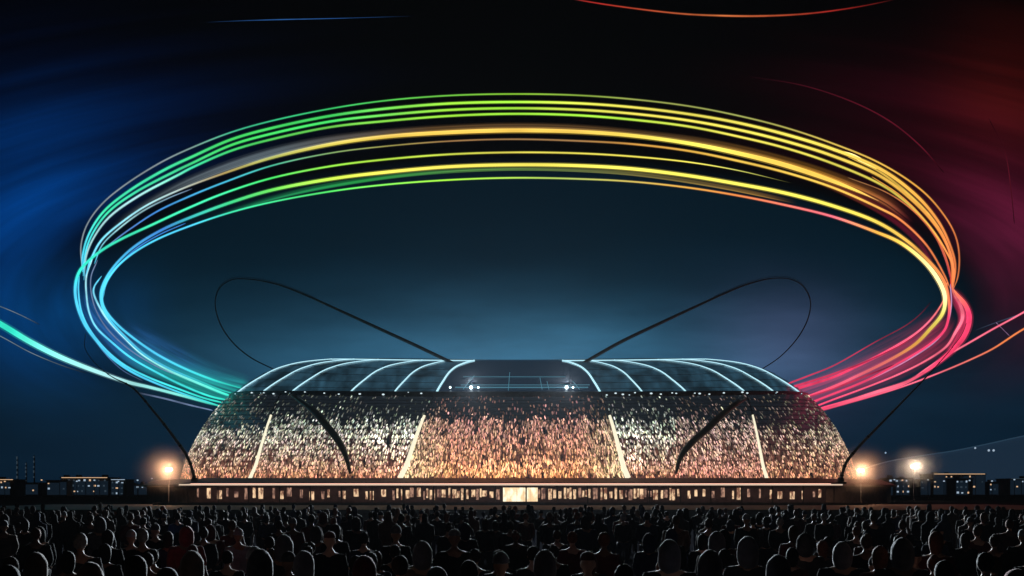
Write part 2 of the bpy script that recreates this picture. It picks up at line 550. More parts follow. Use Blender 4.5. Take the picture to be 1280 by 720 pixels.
# rear facade and the rest of the shell
V, Fc = [], []
nu = 72
for j in range(VR + 1):
    for i in range(nu + 1): V.append(shell(PI * i / nu, j))
for j in range(VR):
    for i in range(nu):
        a_ = j * (nu + 1) + i; Fc.append((a_, a_ + 1, a_ + nu + 2, a_ + nu + 1))
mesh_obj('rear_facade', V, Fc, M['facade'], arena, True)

# roof panels between ribs
roof_px = [296, 328, 364, 437, 492, 545, 751, 804, 859, 932, 968, 1000]
rt = [t_at(x, VR) for x in roof_px]
front_edges = [PI] + rt + [2 * PI]
VT = NV - 1


def patch(name, t0, t1, v0, v1, m, off=0.0, nu=14):
    V, Fc = [], []
    js = list(range(v0, v1 + 1))
    for j in js:
        for i in range(nu + 1):
            V.append(shell(t0 + (t1 - t0) * i / nu, j, 0) + Vector((0, 0, off)))
    for j in range(len(js) - 1):
        for i in range(nu):
            a_ = j * (nu + 1) + i; Fc.append((a_, a_ + 1, a_ + nu + 2, a_ + nu + 1))
    return mesh_obj(name, V, Fc, m, arena, True)


for i in range(len(front_edges) - 1):
    patch('roof_panel', front_edges[i], front_edges[i + 1], VR, VT - 2, M['roof_dark' if i == 6 else 'roof'], nu=20 if i == 6 else 10)
for i in range(6):
    patch('roof_panel', PI * i / 6, PI * (i + 1) / 6, VR, VT - 2, M['roof'], nu=14)
# crown piece closing the roof
V = [shell(2 * PI * i / 64, VT - 2) for i in range(64)] + [Vector((CX, CY, 28.25))]
mesh_obj('roof_crown', V, [(i, (i + 1) % 64, 64) for i in range(64)], M['roof_dark'], arena, True)

# glowing ribs over the roof, up to the crest where the dome turns over
def crest(tt):
    vv = np.linspace(VR + 4, VT - 3, 120)
    e_ = np.array([(shell(tt, v).z - EYE) / shell(tt, v).y for v in vv])
    return float(np.interp(e_.max() * .990, e_[:e_.argmax() + 1], vv[:e_.argmax() + 1]))


for i, tt in enumerate(rt):
    vc = min(crest(tt), VR + 30)
    P = [shell(tt, v, .12) for v in np.linspace(VR - .5, vc, 44)]
    r = .18 if i in (5, 6) else .125
    rr = [r * (1.0 - .45 * (j / 43)) for j in range(44)]
    tube('roof_rib', P, rr, M['rib_light'], arena, 6)
for tt in (PI + .003, 2 * PI - .003):
    tube('roof_rib', [shell(tt, v, .12) for v in np.linspace(VR - 2, VR + 16, 40)], .13, M['rib_light'], arena, 6)
# crest light where the ribs meet along the skyline
for s0, s1 in ((rt[0], rt[5]), (rt[6], rt[11])):
    tts = [s0 + (s1 - s0) * i / 60 for i in range(61)]
    cv = np.array([min(crest(t_), VR + 30) for t_ in tts])
    cv = np.convolve(np.pad(cv, 4, mode='edge'), np.ones(9) / 9, mode='valid')
    tube('crest_light', [shell(t_, v, .08) for t_, v in zip(tts, cv)], .075, M['rib_light'], arena, 6)
# purlins: fine seams running round the roof skin
for s0, s1 in ((PI + .02, rt[5]), (rt[6], 2 * PI - .02)):
    for vi in (VR + 2.5, VR + 5.5, VR + 9, VR + 13.5):
        tube('purlin', [shell(s0 + (s1 - s0) * i / 60, vi, .03) for i in range(61)], .035, M['dark_metal'], arena, 4)
# facade ribs: bright, wider at the foot
for k in range(4):
    P, rr = [], []
    for j in np.linspace(0.2, VR, 40):
        f = j / VR
        P.append(shell(rib_t_at(k + 1, j), j, .15)); rr.append(.42 * (1 - f) ** .8 + .07 if k in (1, 2) else .28 * (1 - f) ** .8 + .06)
    j_cut = 28
    tube('facade_rib', P[:j_cut], rr[:j_cut], M['cream_light'], arena, 6)
    tube('facade_rib', P[j_cut - 1:], [.09] * len(P[j_cut - 1:]), M['dark_metal'], arena, 6)
# outer edge ribs
for tt in (PI + .10, 2 * PI - .10):
    tube('edge_rib', [shell(tt, j, .12) for j in np.linspace(15, VR + 2, 24)], .08, M['rib_light'], arena, 6)

# dark ring between facade and roof, with its lamps
V, Fc = [], []
N = 160
for i in range(N):
    tt = 2 * PI * i / N
    o = shell(tt, VR)
    d = Vector((o.x - CX, (o.y - CY) * 1.5, 0)).normalized()
    ks = .45 + .55 * min(1, abs(math.sin(tt)) * 1.1)
    for (rr_, zz) in ((.25, -.6), (.4, -.45), (.4, .3), (.25, .42), (-.3, .5), (-.3, -.6)):
        V.append(o + d * rr_ * ks + Vector((0, 0, zz * ks)))
for i in range(N):
    for q_ in range(6):
        a_ = i * 6 + q_; b_ = i * 6 + (q_ + 1) % 6; c_ = ((i + 1) % N) * 6 + (q_ + 1) % 6; d_ = ((i + 1) % N) * 6 + q_
        Fc.append((a_, d_, c_, b_))
mesh_obj('ring_beam', V, Fc, M['dark_metal'], arena)
ring_px = [318, 333, 345, 360, 384, 408, 426, 452, 481, 512, 528, 757, 768, 777, 785, 792, 812, 824, 838, 843, 866, 872, 884, 902, 925, 931, 968]
for i, x in enumerate(ring_px):
    tt = t_at(x, VR); p = shell(tt, VR)
    d = Vector((p.x - CX, (p.y - CY) * 1.5, 0)).normalized()
    p = p + d * .5 + Vector((0, 0, random.uniform(-.2, .25)))
    r = random.uniform(.06, .14)
    V, Fc = lathe([(r * .3, -r), (r, -r * .5), (r, r * .5), (r * .3, r)], 8, p)
    V = [Vector((p.x + (v.x - p.x) * random.choice((1.6, 1.6)), v.y, v.z)) for v in V]
    mesh_obj('ring_lamp', V, Fc, M['lamp_dot'], arena)

# floodlights on the roof edge in the middle bay: the fittings that light the plaza
flood_px = [(563, 485), (589, 484), (598, 483), (708, 485), (716, 484)]
for i, (x, y) in enumerate(flood_px):
    vi = VR + 2.2
    tt = t_at(x, vi); p = shell(tt, vi, .45)
    r = .28 if i in (1, 3) else .17
    V, Fc = merge([lathe([(r * .5, -r), (r, -r * .4), (r, r * .4), (r * .5, r)], 10, p)])
    mesh_obj('roof_floodlight', V, Fc, M['lamp_white'], arena)
# lattice of the glazed middle bay (rails and struts proud of the dark glass)
tl, tr_ = rt[5], rt[6]
for vi, r, f0, f1 in ((VR + 3.0, .08, .12, .93), (VR + 4.2, .05, .15, .95), (VR + 8.5, .045, .14, .8)):
    P = [shell(tl + (tr_ - tl) * (f0 + (f1 - f0) * i / 30), vi, .12) for i in range(31)]
    tube('roof_rail', P, r, M['teal_line'], arena, 5)
for f, v0, v1, lean in ((.18, 2, 9, .04), (.46, 1.5, 11, 0), (.62, 2, 8, 0), (.66, 2, 6, 0), (.86, 2, 6, -.02)):
    P = [shell(tl + (tr_ - tl) * (f + lean * i / 8), VR + v0 + (v1 - v0) * i / 8, .14) for i in range(9)]
    tube('roof_strut', P, .045, M['teal_line'], arena, 5)

# buttresses leaning over the facade
for name_px in ([(366, 494), (377, 502), (392, 514), (408, 532), (424, 553), (433, 572), (438, 592)],
                [(932, 498), (920, 505), (902, 519), (882, 538), (862, 556), (850, 573), (845, 592)]):
    P = []
    n = len(name_px)
    for i, (x, y) in enumerate(name_px):
        f = i / (n - 1)
        P.append(pt(x, y, 172.5 * (1 - f) + 158.6 * f - 3.2 * math.sin(PI * f)))
    cr = catmull([tuple(p) for p in P], 8)
    rr = [.35 + .42 * math.sin(PI * min(1, .12 + .8 * i / (len(cr) - 1))) for i in range(len(cr))]
    rr = [r * (1 if i < len(cr) * .7 else 1 - .45 * (i / len(cr) - .7) / .3) for i, r in enumerate(rr)]
    tube('buttress', cr, rr, M['mast_paint'], arena, 8, squash=.6)

# roof masts: long tapering booms that curl back in a loop behind the roof
loopL = [(566, 454, 178, 3.4), (520, 432, 182, 3.3), (470, 409, 187, 3.0), (420, 386, 193, 2.4), (380, 368, 199, 1.9), (345, 355, 206, 1.5),
         (312, 349, 212, 1.1), (289, 350, 217, 1.0), (274, 361, 221, 1.0), (269, 380, 224, 1.05), (275, 404, 226, 1.2), (290, 427, 227, 1.25), (312, 446, 228, 1.2), (345, 463, 228, 1.0)]
loopR = [(729, 454, 178, 3.4), (775, 428, 182, 3.3), (825, 404, 187, 3.0), (870, 383, 193, 2.4), (905, 367, 199, 1.9), (935, 355, 206, 1.5),
         (965, 348, 212, 1.1), (988, 349, 217, 1.0), (1004, 358, 221, 1.0), (1013, 377, 224, 1.05), (1010, 398, 226, 1.15), (998, 421, 227, 1.15), (975, 446, 228, 1.0), (945, 466, 228, 1.0)]
for L in (loopL, loopR):
    cr = catmull([(*pt(x, y, Y), w_ * .66 * Y / F) for x, y, Y, w_ in L], 10)
    tube('roof_mast', cr[:, :3], [max(r, .09) for r in cr[:, 3]], M['mast_paint'], arena, 8)
    hi = cr[int(len(cr) * .28):int(len(cr) * .72)]
    tube('mast_cable', hi[:, :3] + np.array((0, -.12, .34)), .045, M['dark_metal'], arena, 5)

# ------------------------------------------------------------------ podium (terrace the stadium stands on)
pod = empty('podium', (CX, 157, 0))
tag(pod, 'long low concrete podium under the stadium with a glowing strip along its edge', 'podium', kind='thing')
PX0, PX1, PY0, PY1 = -52.6, 52.2, 156.6, 243.0


def podium_outline(x0, x1, y0, y1, r, n=8):
    pts = []
    for cx_, cy_, a0 in ((x1 - r, y0 + r, -90), (x1 - r, y1 - r, 0), (x0 + r, y1 - r, 90), (x0 + r, y0 + r, 180)):
        for i in range(n + 1):
            a_ = R(a0 + 90 * i / n); pts.append((cx_ + r * math.cos(a_), cy_ + r * math.sin(a_)))
    return pts


def slab(name, outline, z0, z1, m, parent):
    n = len(outline)
    V = [Vector((x, y, z0)) for x, y in outline] + [Vector((x, y, z1)) for x, y in outline]
    Fc = [tuple(range(n))[::-1], tuple(range(n, 2 * n))] + [(i, (i + 1) % n, n + (i + 1) % n, n + i) for i in range(n)]
    return mesh_obj(name, V, Fc, m, parent)


def wide_outline(ex, y0):
    """front edge straight, then wrapping wide round the ends of the stadium"""
    pts = [(PX0 - ex, y0), (PX1 + ex, y0)]
    for i in range(1, 24):
        a_ = -PI / 2 + .55 + (PI - .55) * i / 24
        pts.append((CX + (74 + ex) * math.cos(a_) ** 1 if math.cos(a_) > 0 else CX, CY + (47 + ex) * math.sin(a_)))
    pts = [p for p in pts if p[0] != CX]
    left = [(2 * CX - x, y) for x, y in pts[2:]][::-1]
    return pts + left


slab('terrace_slab', wide_outline(0, PY0), 3.0, 3.32, M['concrete'], pod)
lo_, hi_ = wide_outline(-.35, PY0 + .35), wide_outline(-3.0, PY0 + 3.3)
n_ = len(lo_)
V = [Vector((x, y, 3.325)) for x, y in lo_] + [Vector((x, y, 4.3)) for x, y in hi_]
mesh_obj('plinth', V, [tuple(range(n_))[::-1], tuple(range(n_, 2 * n_))] + [(i, (i + 1) % n_, n_ + (i + 1) % n_, n_ + i) for i in range(n_)], M['plinth'], pod)
box('added_fill_strip', PX0 + 2, PX1 - 2, PY0 + 3.0, PY0 + 3.3, 2.90, 2.985, M['added_fill_strip'], pod)  # hidden strip added to brighten the undercroft wall
box('added_skirt_fill', PX0 + 2, PX1 - 2, PY0 + .05, PY0 + .2, 3.325, 3.37, M['added_fill_strip'], pod)  # strip added to wash light up the plinth slope
box('fill_strip_screen', PX0 + 1, PX1 - 1, PY0 + 2.6, PY0 + 2.8, 2.76, 2.99, M['dark_concrete'], pod)  # bar added to hide the fill strip from the front
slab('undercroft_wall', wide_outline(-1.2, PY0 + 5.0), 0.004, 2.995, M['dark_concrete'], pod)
box('edge_light', PX0 + .2, PX1 - .2, PY0 - .10, PY0 - .003, 3.10, 3.28, M['strip_light'], pod)
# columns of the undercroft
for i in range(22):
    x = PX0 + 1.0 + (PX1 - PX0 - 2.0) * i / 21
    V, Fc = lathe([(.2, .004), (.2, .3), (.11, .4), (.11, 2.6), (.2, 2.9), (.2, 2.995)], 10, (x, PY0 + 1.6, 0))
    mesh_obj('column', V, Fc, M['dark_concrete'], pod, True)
# lit openings in the undercroft wall
yw = PY0 + 5.0
wx = PX0 + 1.5
nwin = 0
while wx < PX1 - 1.5 and nwin < 100:
    px = HX + wx / yw * F
    dens = math.exp(-((px - 660) / 190) ** 2)
    wd = random.choice((.28, .36, .45, .6, .75))
    gap = random.uniform(.08, .55) if dens > .4 else random.uniform(.35, 1.6)
    if 628 < px < 664: wd, gap = 1.1, .03
    m_ = M['win_bright'] if 628 < px < 664 else (M['win_warm'] if random.random() < .5 + .4 * dens else M['win_dim'])
    top = 2.75 if 628 < px < 664 else random.uniform(2.1, 2.75)
    V1 = box_data(wx, wx + wd, yw - .06, yw - .004, .5 if 628 < px < 664 else random.uniform(.7, 1.35), top, 0)
    mesh_obj('lit_opening', *V1, m_, pod)
    nwin += 1
    wx += wd + gap
# low wall along the terrace edge with the lamp wells
box('kerb_wall', PX0 - 3, PX1 + 3, PY0 - 2.6, PY0 - 2.2, .004, .42, M['dark_concrete'], pod, .03)

# ------------------------------------------------------------------ tall curved masts at both ends
def side_mast(pts, label, group):
    cr = catmull([(*pt(x, y, Y), w_ * .78 * Y / F) for x, y, Y, w_ in pts], 10)
    base = Vector(cr[0][:3]); base.z = 0
    e = empty('curved_mast', base)
    tag(e, label, 'mast', group)
    tube('boom', cr[:, :3], cr[:, 3], M['mast_paint'], e, 8)
    for q_ in range(8, len(cr) - 12, 9):
        a_, b_ = Vector(cr[q_][:3]), Vector(cr[q_ + 1][:3]); u_ = (b_ - a_).normalized()
        tube('collar', [a_ - u_ * .12, a_ + u_ * .12], cr[q_][3] * 1.22 + .01, M['dark_metal'], e, 10)
    V, Fc = lathe([(.9, .004), (.9, .3), (.6, .42), (.5, 1.0)], 16, (base.x, base.y, 3.33))
    V2, F2 = box_data(base.x - 1.3, base.x + 1.3, base.y - 1.3, base.y + 1.3, 0.004, 2.99)
    mesh_obj('footing', *merge([(V, Fc)]), M['dark_metal'], e)
    return e


side_mast([(243, 603, 158.5, 2.6), (242, 594, 158.5, 2.7), (235, 573, 158, 2.8), (217, 546, 157, 2.4), (192, 514, 155, 2.0), (165, 484, 153, 1.5), (140, 471, 152, .8), (118, 453, 151, .6), (106, 434, 150, .6), (107, 417, 150, .5)],
          'dark curved mast leaning out over the plaza from the left end of the podium', 'curved masts at the ends of the podium')
side_mast([(1051, 603, 158.5, 2.6), (1053, 592, 158.5, 2.7), (1058, 578, 158, 2.8), (1073, 559, 157.5, 2.4), (1100, 531, 156, 2.0), (1140, 490, 154, 1.4), (1170, 458, 152, .8), (1189, 436, 151, .6), (1203, 417, 150, .5), (1208, 404, 150, .45)],
          'dark curved mast leaning out over the plaza from the right end of the podium', 'curved masts at the ends of the podium')

# ------------------------------------------------------------------ ribbons of light
ALPHA, BETA = 67.1, .233


def on_hoop(px, py, off):
    """a photo point carried onto the great tilted hoop that hangs over the plaza"""
    ww = (HY - py) / F
    Y = (ALPHA + off - EYE) / (ww + BETA)
    return Vector(((px - HX) / F * Y, Y, EYE + ww * Y))


PAL = {'teal': (.02, .80, .60), 'cyan': (.07, .66, .98), 'blue': (.05, .27, .85), 'sea': (.04, .80, .42), 'green': (.05, .78, .13), 'lime': (.36, .85, .04),
       'yel': (.95, .82, .10), 'gold': (1., .62, .08), 'amber': (.95, .42, .05), 'orange': (1., .24, .06), 'pink': (.90, .035, .13), 'rose': (1., .15, .24),
       'grey': (.30, .38, .42), 'brown': (.42, .22, .08), 'mauve': (.40, .22, .42), 'red': (.75, .03, .02), 'ice': (.45, .85, .9), 'dull': (.14, .20, .35),
       'crim': (.45, .02, .07), 'khaki': (.45, .5, .12), 'hot': (1.5, 1.2, .5), 'off': (.002, .002, .004)}
trail_n = 0


def trail(points, width, cols, label, off=0.0, name='light_trail', group='ribbons of light over the stadium', k=1.0):
    """one ribbon: photo points, widths in photo pixels (start..end), colours at fractions of its length"""
    global trail_n
    trail_n += 1
    n = len(points)
    if not isinstance(width, (list, tuple)): width = [width] * 2
    ctrl = []
    for i, (x, y) in enumerate(points):
        wi = float(np.interp(i / (n - 1), np.linspace(0, 1, len(width)), width))
        p = on_hoop(x, y, off)
        ctrl.append((*p, wi * .50 * p.y / F))
    cr = catmull(ctrl, 9)
    d = np.concatenate([[0], np.cumsum(np.linalg.norm(np.diff(cr[:, :3], axis=0), axis=1))]); d /= d[-1]
    if isinstance(cols, dict):
        # colour by where the control point lies: left sweep, over the top (stops by column), right sweep
        seq = []
        for (x, y) in points:
            if y > 345 and x < 640:
                st_ = cols.get('L', [(95, 'cyan'), (200, 'cyan'), (285, 'teal')]); v_ = x
            elif y > 368 and x > 640:
                st_ = cols.get('R', [(370, 'orange'), (400, 'rose'), (520, 'pink')]); v_ = y
            else:
                st_ = cols['T']; v_ = x
            a_ = np.array([PAL[c[1]] for c in st_])
            seq.append([np.interp(v_, [c[0] for c in st_], a_[:, j]) for j in range(3)])
        seq = np.array(seq)
        uu = np.linspace(0, n - 1, len(cr))
        C = np.stack([np.interp(uu, range(n), seq[:, j]) for j in range(3)], 1)
    else:
        fs = [c[0] for c in cols]; cc = np.array([PAL[c[1]] for c in cols])
        C = np.stack([np.interp(d, fs, cc[:, j]) for j in range(3)], 1)
    sp = random.uniform(0, 99)
    mod = np.array([.92 + .45 * mnoise.noise(Vector((x * 7, sp, 0))) + .2 * mnoise.noise(Vector((x * 40, sp, 5))) for x in d])
    C = (C * .98 + C.max(1)[:, None] * .02) * mod[:, None] * k * 1.12
    rad = cr[:, 3].copy()
    taper = np.minimum(1, np.minimum(d, 1 - d) / .03) * .75 + .25
    o = tube(name, cr[:, :3], list(rad * taper), M['trail'], None, 8, C)
    c0 = Vector(cr[0][:3])
    me = o.data; me.transform(Matrix.Translation(-c0)); o.location = c0
    if n > 5 and name == 'light_trail' and k > .45:
        h = tube('halo', [Vector(p[:3]) - c0 for p in cr], list(rad * taper * 1.55 + .03), M['halo'], None, 8, C)
        h.parent = o
    tag(o, label, 'light trail', group)
    return o


# over-the-top strands, left foot to right side
T = {}
T[1] = [(102, 333), (101.4, 306), (109, 280.5), (127, 255.5), (155, 232), (202, 202.5), (240, 184.5), (290, 165), (340, 151), (415, 135.5), (480, 126), (560, 119.5), (640, 117.5), (720, 119), (790, 124), (860, 132.5), (920, 144), (980, 159), (1040, 179), (1100, 204), (1151, 237), (1179, 267.5), (1194, 294), (1199, 319), (1197, 347), (1191, 363)]
T[2] = [(103, 340), (103, 322), (110.5, 294), (130, 264), (163, 237.5), (208, 211), (240, 196), (290, 174), (340, 160), (415, 144.5), (480, 136), (560, 129.5), (640, 127.5), (720, 129), (790, 134), (860, 142.5), (920, 153), (980, 167.5), (1040, 186), (1100, 211), (1145, 244), (1173, 277), (1187, 305), (1194, 330), (1192, 358)]
T[3] = [(104, 345), (105.5, 322), (114.7, 294), (135.5, 265), (169, 240.5), (219, 214), (240, 204), (290, 181), (340, 167), (415, 151.5), (480, 144), (560, 137.5), (640, 135.3), (720, 137), (790, 142), (860, 150.5), (920, 161.5), (980, 176), (1040, 194.5), (1100, 220), (1140, 250), (1168, 280), (1183, 305), (1191, 327), (1190, 358)]
T[4] = [(105, 350), (108, 319), (119, 294), (138, 270), (174, 244.5), (224, 218), (240, 209.5), (290, 188), (340, 174), (415, 158.5), (480, 151.5), (560, 145), (640, 142.3), (720, 144), (790, 149.5), (860, 158), (920, 170), (980, 184.5), (1040, 204), (1100, 230), (1134, 254), (1162, 283), (1182, 313), (1192, 336), (1190, 362)]
T[5] = [(107, 345), (114.7, 322), (127, 300), (152, 278), (185.5, 255.5), (230, 235), (280, 216.5), (340, 197), (415, 180), (480, 171), (560, 165.5), (640, 163), (720, 164.5), (790, 169.5), (860, 179), (920, 191), (980, 206), (1040, 226), (1070, 238), (1098, 251)]
T[6] = [(133, 308), (163, 286), (197, 264), (235.5, 246), (280, 228), (340, 207), (415, 191), (480, 183), (560, 176.5), (640, 174), (720, 176), (790, 180), (860, 188.5), (920, 200.5), (980, 215), (1040, 234), (1100, 260.5), (1123, 273), (1157, 305), (1179, 341), (1188, 361)]
T[7] = [(277.5, 508), (230, 492.5), (192.5, 478), (165, 465), (140, 447.5), (122.5, 428), (107.5, 408), (97.5, 385), (94, 361), (99.5, 339), (113, 324), (130, 311), (152, 298.6), (191, 280.5), (235.5, 260), (280, 241.6), (340, 222.5), (415, 207.5), (480, 199.5), (560, 193), (640, 190.5), (720, 191.5), (790, 195.5), (860, 202.5), (920, 212.5), (990, 229)]
T[8] = [(295, 493), (275, 487), (245, 475), (210, 460), (180, 442.5), (155, 420), (138, 401), (128, 384), (126, 366), (133, 347), (149.5, 325), (171.7, 305.6), (205, 286), (240, 271), (290, 252.5), (340, 237.5), (415, 223.5), (480, 215.5), (560, 208.5), (640, 206), (720, 207), (790, 211), (860, 219.5), (920, 229.5), (980, 241), (1040, 257), (1095, 277), (1131.6, 299.5), (1159.4, 324.5), (1179, 349.5), (1186, 374.5), (1186, 395), (1179, 415), (1157, 434), (1123, 454), (1082, 476), (1040, 493), (1006, 505)]
T[9] = [(302, 485.5), (270, 476), (235, 462.5), (200, 445), (170, 425), (145, 404), (131, 386), (127.5, 372), (131.4, 356), (144, 336), (166, 316.7), (196.7, 299), (240, 281.5), (290, 265), (340, 252.5), (415, 239), (480, 231), (560, 225), (640, 222.3), (720, 223.5), (790, 227), (860, 234.5), (920, 244), (980, 256), (1040, 270.5), (1095, 290), (1123, 302), (1151, 323), (1170.5, 346), (1181, 370.5), (1178, 392), (1162, 412), (1143, 431), (1112, 450), (1068, 471.5), (1040, 484), (1003, 497)]

left_over = {'T': [(100, 'cyan'), (130, 'sea'), (200, 'sea'), (270, 'green'), (430, 'green'), (560, 'lime'), (640, 'lime'), (760, 'yel'), (1000, 'yel'), (1090, 'gold'), (1150, 'amber'), (1192, 'orange')]}
trail(T[1], [1.3, 1.5, 1.5, 1.6, 1.5], {'T': [(100, 'grey'), (230, 'grey'), (300, 'sea'), (450, 'green'), (640, 'lime'), (800, 'khaki'), (950, 'khaki'), (1080, 'gold'), (1150, 'amber'), (1195, 'orange')]}, 'thin outermost ribbon of light, topmost of the whole arc', 1.2, k=.75)
trail(T[2], [1.6, 2.6, 2.6, 2.4, 3.4, 1.6], left_over, 'green to gold ribbon of light, second from the top of the arc', .6, k=.95)
trail(T[3], [1.6, 2.4, 2.4, 2.4, 3.0, 1.6], left_over, 'green to gold ribbon of light, third from the top of the arc', 0, k=.95)
trail(T[4], [1.6, 2.2, 2.2, 2.2, 2.2, 1.6], {'T': [(100, 'ice'), (170, 'ice'), (240, 'sea'), (300, 'green'), (560, 'lime'), (760, 'lime'), (900, 'yel'), (1090, 'yel'), (1150, 'gold'), (1190, 'orange')]}, 'thin green to gold ribbon of light, fourth from the top of the arc', -.5, k=.85)
trail(T[5], [2.2, 2.0, 1.6, 4.0, 4.8, 4.0, 5.5, 1.0], {'T': [(100, 'cyan'), (190, 'ice'), (260, 'brown'), (330, 'khaki'), (400, 'yel'), (500, 'gold'), (560, 'gold'), (700, 'gold'), (860, 'yel'), (980, 'gold'), (1080, 'gold'), (1098, 'brown')]}, 'broad amber ribbon of light running along the middle of the arc', -1.2)
trail(T[6], [1.2, 1.8, 1.3, 1.8, 2.4, 2.2, 1.6], {'T': [(120, 'dull'), (190, 'blue'), (280, 'cyan'), (320, 'dull'), (350, 'sea'), (440, 'khaki'), (560, 'brown'), (720, 'brown'), (820, 'amber'), (900, 'gold'), (1080, 'gold'), (1130, 'orange'), (1188, 'orange')]}, 'thin brown and orange ribbon of light just under the broad amber one', -1.6, k=.9)
trail(T[7], [1.6, 2.6, 3.4, 3.0, 2.4, 1.8, 1.8, 1.6, .6], {'T': [(100, 'teal'), (180, 'sea'), (260, 'sea'), (340, 'green'), (430, 'lime'), (640, 'yel'), (860, 'yel'), (940, 'khaki'), (990, 'off')]}, 'thin ribbon of light from the left roof edge, fading out over the arc', -2.0)
trail(T[8], [2.6, 2.6, 2.4, 2.6, 3.4, 3.6, 3.6, 3.2, 2.4, 2.2], {'T': [(125, 'cyan'), (210, 'blue'), (260, 'sea'), (320, 'green'), (390, 'lime'), (460, 'yel'), (900, 'yel'), (1060, 'yel'), (1120, 'gold'), (1180, 'orange')], 'R': [(370, 'orange'), (395, 'pink'), (510, 'pink')]}, 'bright yellow ribbon of light, second from the bottom of the arc', -2.4)
trail(T[9], [2.4, 2.6, 2.2, 1.7, 1.6, 1.6, 2.4, 4.6, 3.8, 3.0], {'T': [(127, 'cyan'), (240, 'cyan'), (290, 'sea'), (400, 'green'), (560, 'lime'), (740, 'khaki'), (880, 'amber'), (930, 'orange'), (1050, 'rose'), (1090, 'amber'), (1130, 'gold'), (1181, 'hot')], 'R': [(370, 'hot'), (395, 'yel'), (420, 'gold'), (440, 'orange'), (460, 'rose'), (500, 'pink')]}, 'lowest ribbon of light of the arc, turning thick and yellow at the right', -2.8)

# strands that only show at the sides
trail([(99, 345), (98, 362), (102, 390), (112.5, 412.5), (132.5, 437.5), (157.5, 457.5), (187.5, 472.5), (220, 485), (255, 497.5), (281, 504)], [1.4, 2.2, 2.0], [(0, 'cyan'), (.5, 'cyan'), (1, 'teal')], 'pale blue ribbon of light down the left side, second from the outside', .4)
trail([(116, 322), (108, 345), (108, 368), (112, 392), (121, 410), (140, 428), (165, 448), (195, 465), (230, 482.5), (265, 496), (287, 500.5)], [1.4, 2.2, 2.2], [(0, 'ice'), (.5, 'cyan'), (1, 'teal')], 'pale blue ribbon of light down the left side, third from the outside', -.3)
trail([(122, 325), (114, 345), (114, 366), (121, 390), (135, 412), (158, 434), (180, 449), (204, 462), (222, 469)], [1.0, 1.4, .8], [(0, 'dull'), (.5, 'dull'), (1, 'dull')], 'faint violet thread of light inside the left sweep', -.8)
trail([(127, 345), (118, 358), (117, 366), (124, 383), (135, 400), (155, 421), (180, 444), (212, 463), (248, 479), (280, 492), (292, 496)], [1.2, 2.0, 3.2, 3.0, 2.4], [(0, 'cyan'), (.4, 'ice'), (1, 'teal')], 'thick white and teal ribbon of light in the middle of the left sweep', -1.0)
trail([(110, 412), (122, 430), (136, 447), (155, 464), (178, 476)], [.9, 1.3, .8], [(0, 'blue'), (1, 'dull')], 'short dim blue thread of light outside the left sweep', .9, k=.5)
trail([(-420, 60), (-260, 215), (-140, 318), (-60, 372), (0, 404.7), (39, 428), (78, 447.5), (128, 467), (163, 478.5), (187, 484), (233, 496), (277, 508.5)], [1.5, 4, 7, 6.5, 4.6, 3.6, 2.4], [(0, 'off'), (.3, 'sea'), (.6, 'teal'), (.8, 'ice'), (1, 'teal')], 'thick teal ribbon of light running off the left edge of the view', 1.5, k=.95)
trail([(-60, 392), (0, 420), (39, 441), (78, 457), (110, 467)], [1.2, .8], [(0, 'grey'), (.6, 'grey'), (1, 'off')], 'thin grey thread of light under the thick teal ribbon at the left edge', 1.7, k=.5)
trail([(-60, 362), (0, 383), (24, 393), (50, 406)], [1.2, .8], [(0, 'grey'), (.7, 'grey'), (1, 'off')], 'short grey thread of light above the thick teal ribbon at the left edge', 1.9, k=.5)
trail([(168, 490), (205, 498), (236, 506), (266, 513)], [1.8, 2.2, 1.4], [(0, 'off'), (.3, 'dull'), (1, 'dull')], 'dull violet thread of light under the left sweep beside the mast', .8, k=.9)

trail([(1191, 360), (1194, 366), (1207, 381.7), (1211.5, 398), (1205, 420), (1190, 438), (1170, 455), (1151, 468), (1132, 478), (1095, 490), (1040, 508), (1016, 515)], [2, 5.5, 7, 3.2, 3.4, 3.2], [(0, 'orange'), (.15, 'pink'), (.5, 'pink'), (.75, 'rose'), (1, 'pink')], 'thick crimson ribbon of light bulging out at the right side', .9)
trail([(1190, 345), (1192, 366), (1200, 380), (1203, 398), (1194, 416), (1182, 434), (1157, 451), (1123, 468), (1082, 484.5), (1040, 500), (1012, 511)], [1.6, 4, 2.4, 1.8, 2.0], [(0, 'orange'), (.15, 'rose'), (.5, 'rose'), (1, 'pink')], 'pink ribbon of light in the right sweep, just inside the crimson bulge', .3)
trail([(1184, 352), (1182, 368), (1176, 382), (1162, 401), (1143, 418), (1112, 437), (1068, 459.5), (1040, 472), (989, 488)], [1.4, 1.8, 2.8, 3.4], [(0, 'orange'), (.3, 'rose'), (.6, 'pink'), (1, 'pink')], 'pink ribbon of light along the upper side of the right sweep', -1.4)
trail([(1188, 355), (1189, 384), (1182, 410), (1168, 428), (1140, 447), (1105, 466), (1068, 482), (1030, 497), (1009, 506.5)], [1.0, 1.2, 1.6, 2.2], [(0, 'mauve'), (.4, 'mauve'), (1, 'pink')], 'thin mauve thread of light inside the right sweep', -.5)
trail([(1165, 376), (1150, 393), (1132, 407), (1095, 427), (1040, 458), (1010, 470), (984, 480)], [.8, 1.2, 2.0], [(0, 'off'), (.4, 'crim'), (1, 'pink')], 'dim red thread of light, uppermost of the right sweep', -1.9, k=.7)
trail([(1170, 398), (1150, 415), (1125, 432), (1080, 453), (1040, 468), (1000, 481), (982, 486)], [.8, 2.0, 3.2], [(0, 'off'), (.3, 'crim'), (1, 'pink')], 'soft crimson ribbon of light near the right roof edge', -1.7, k=.8)
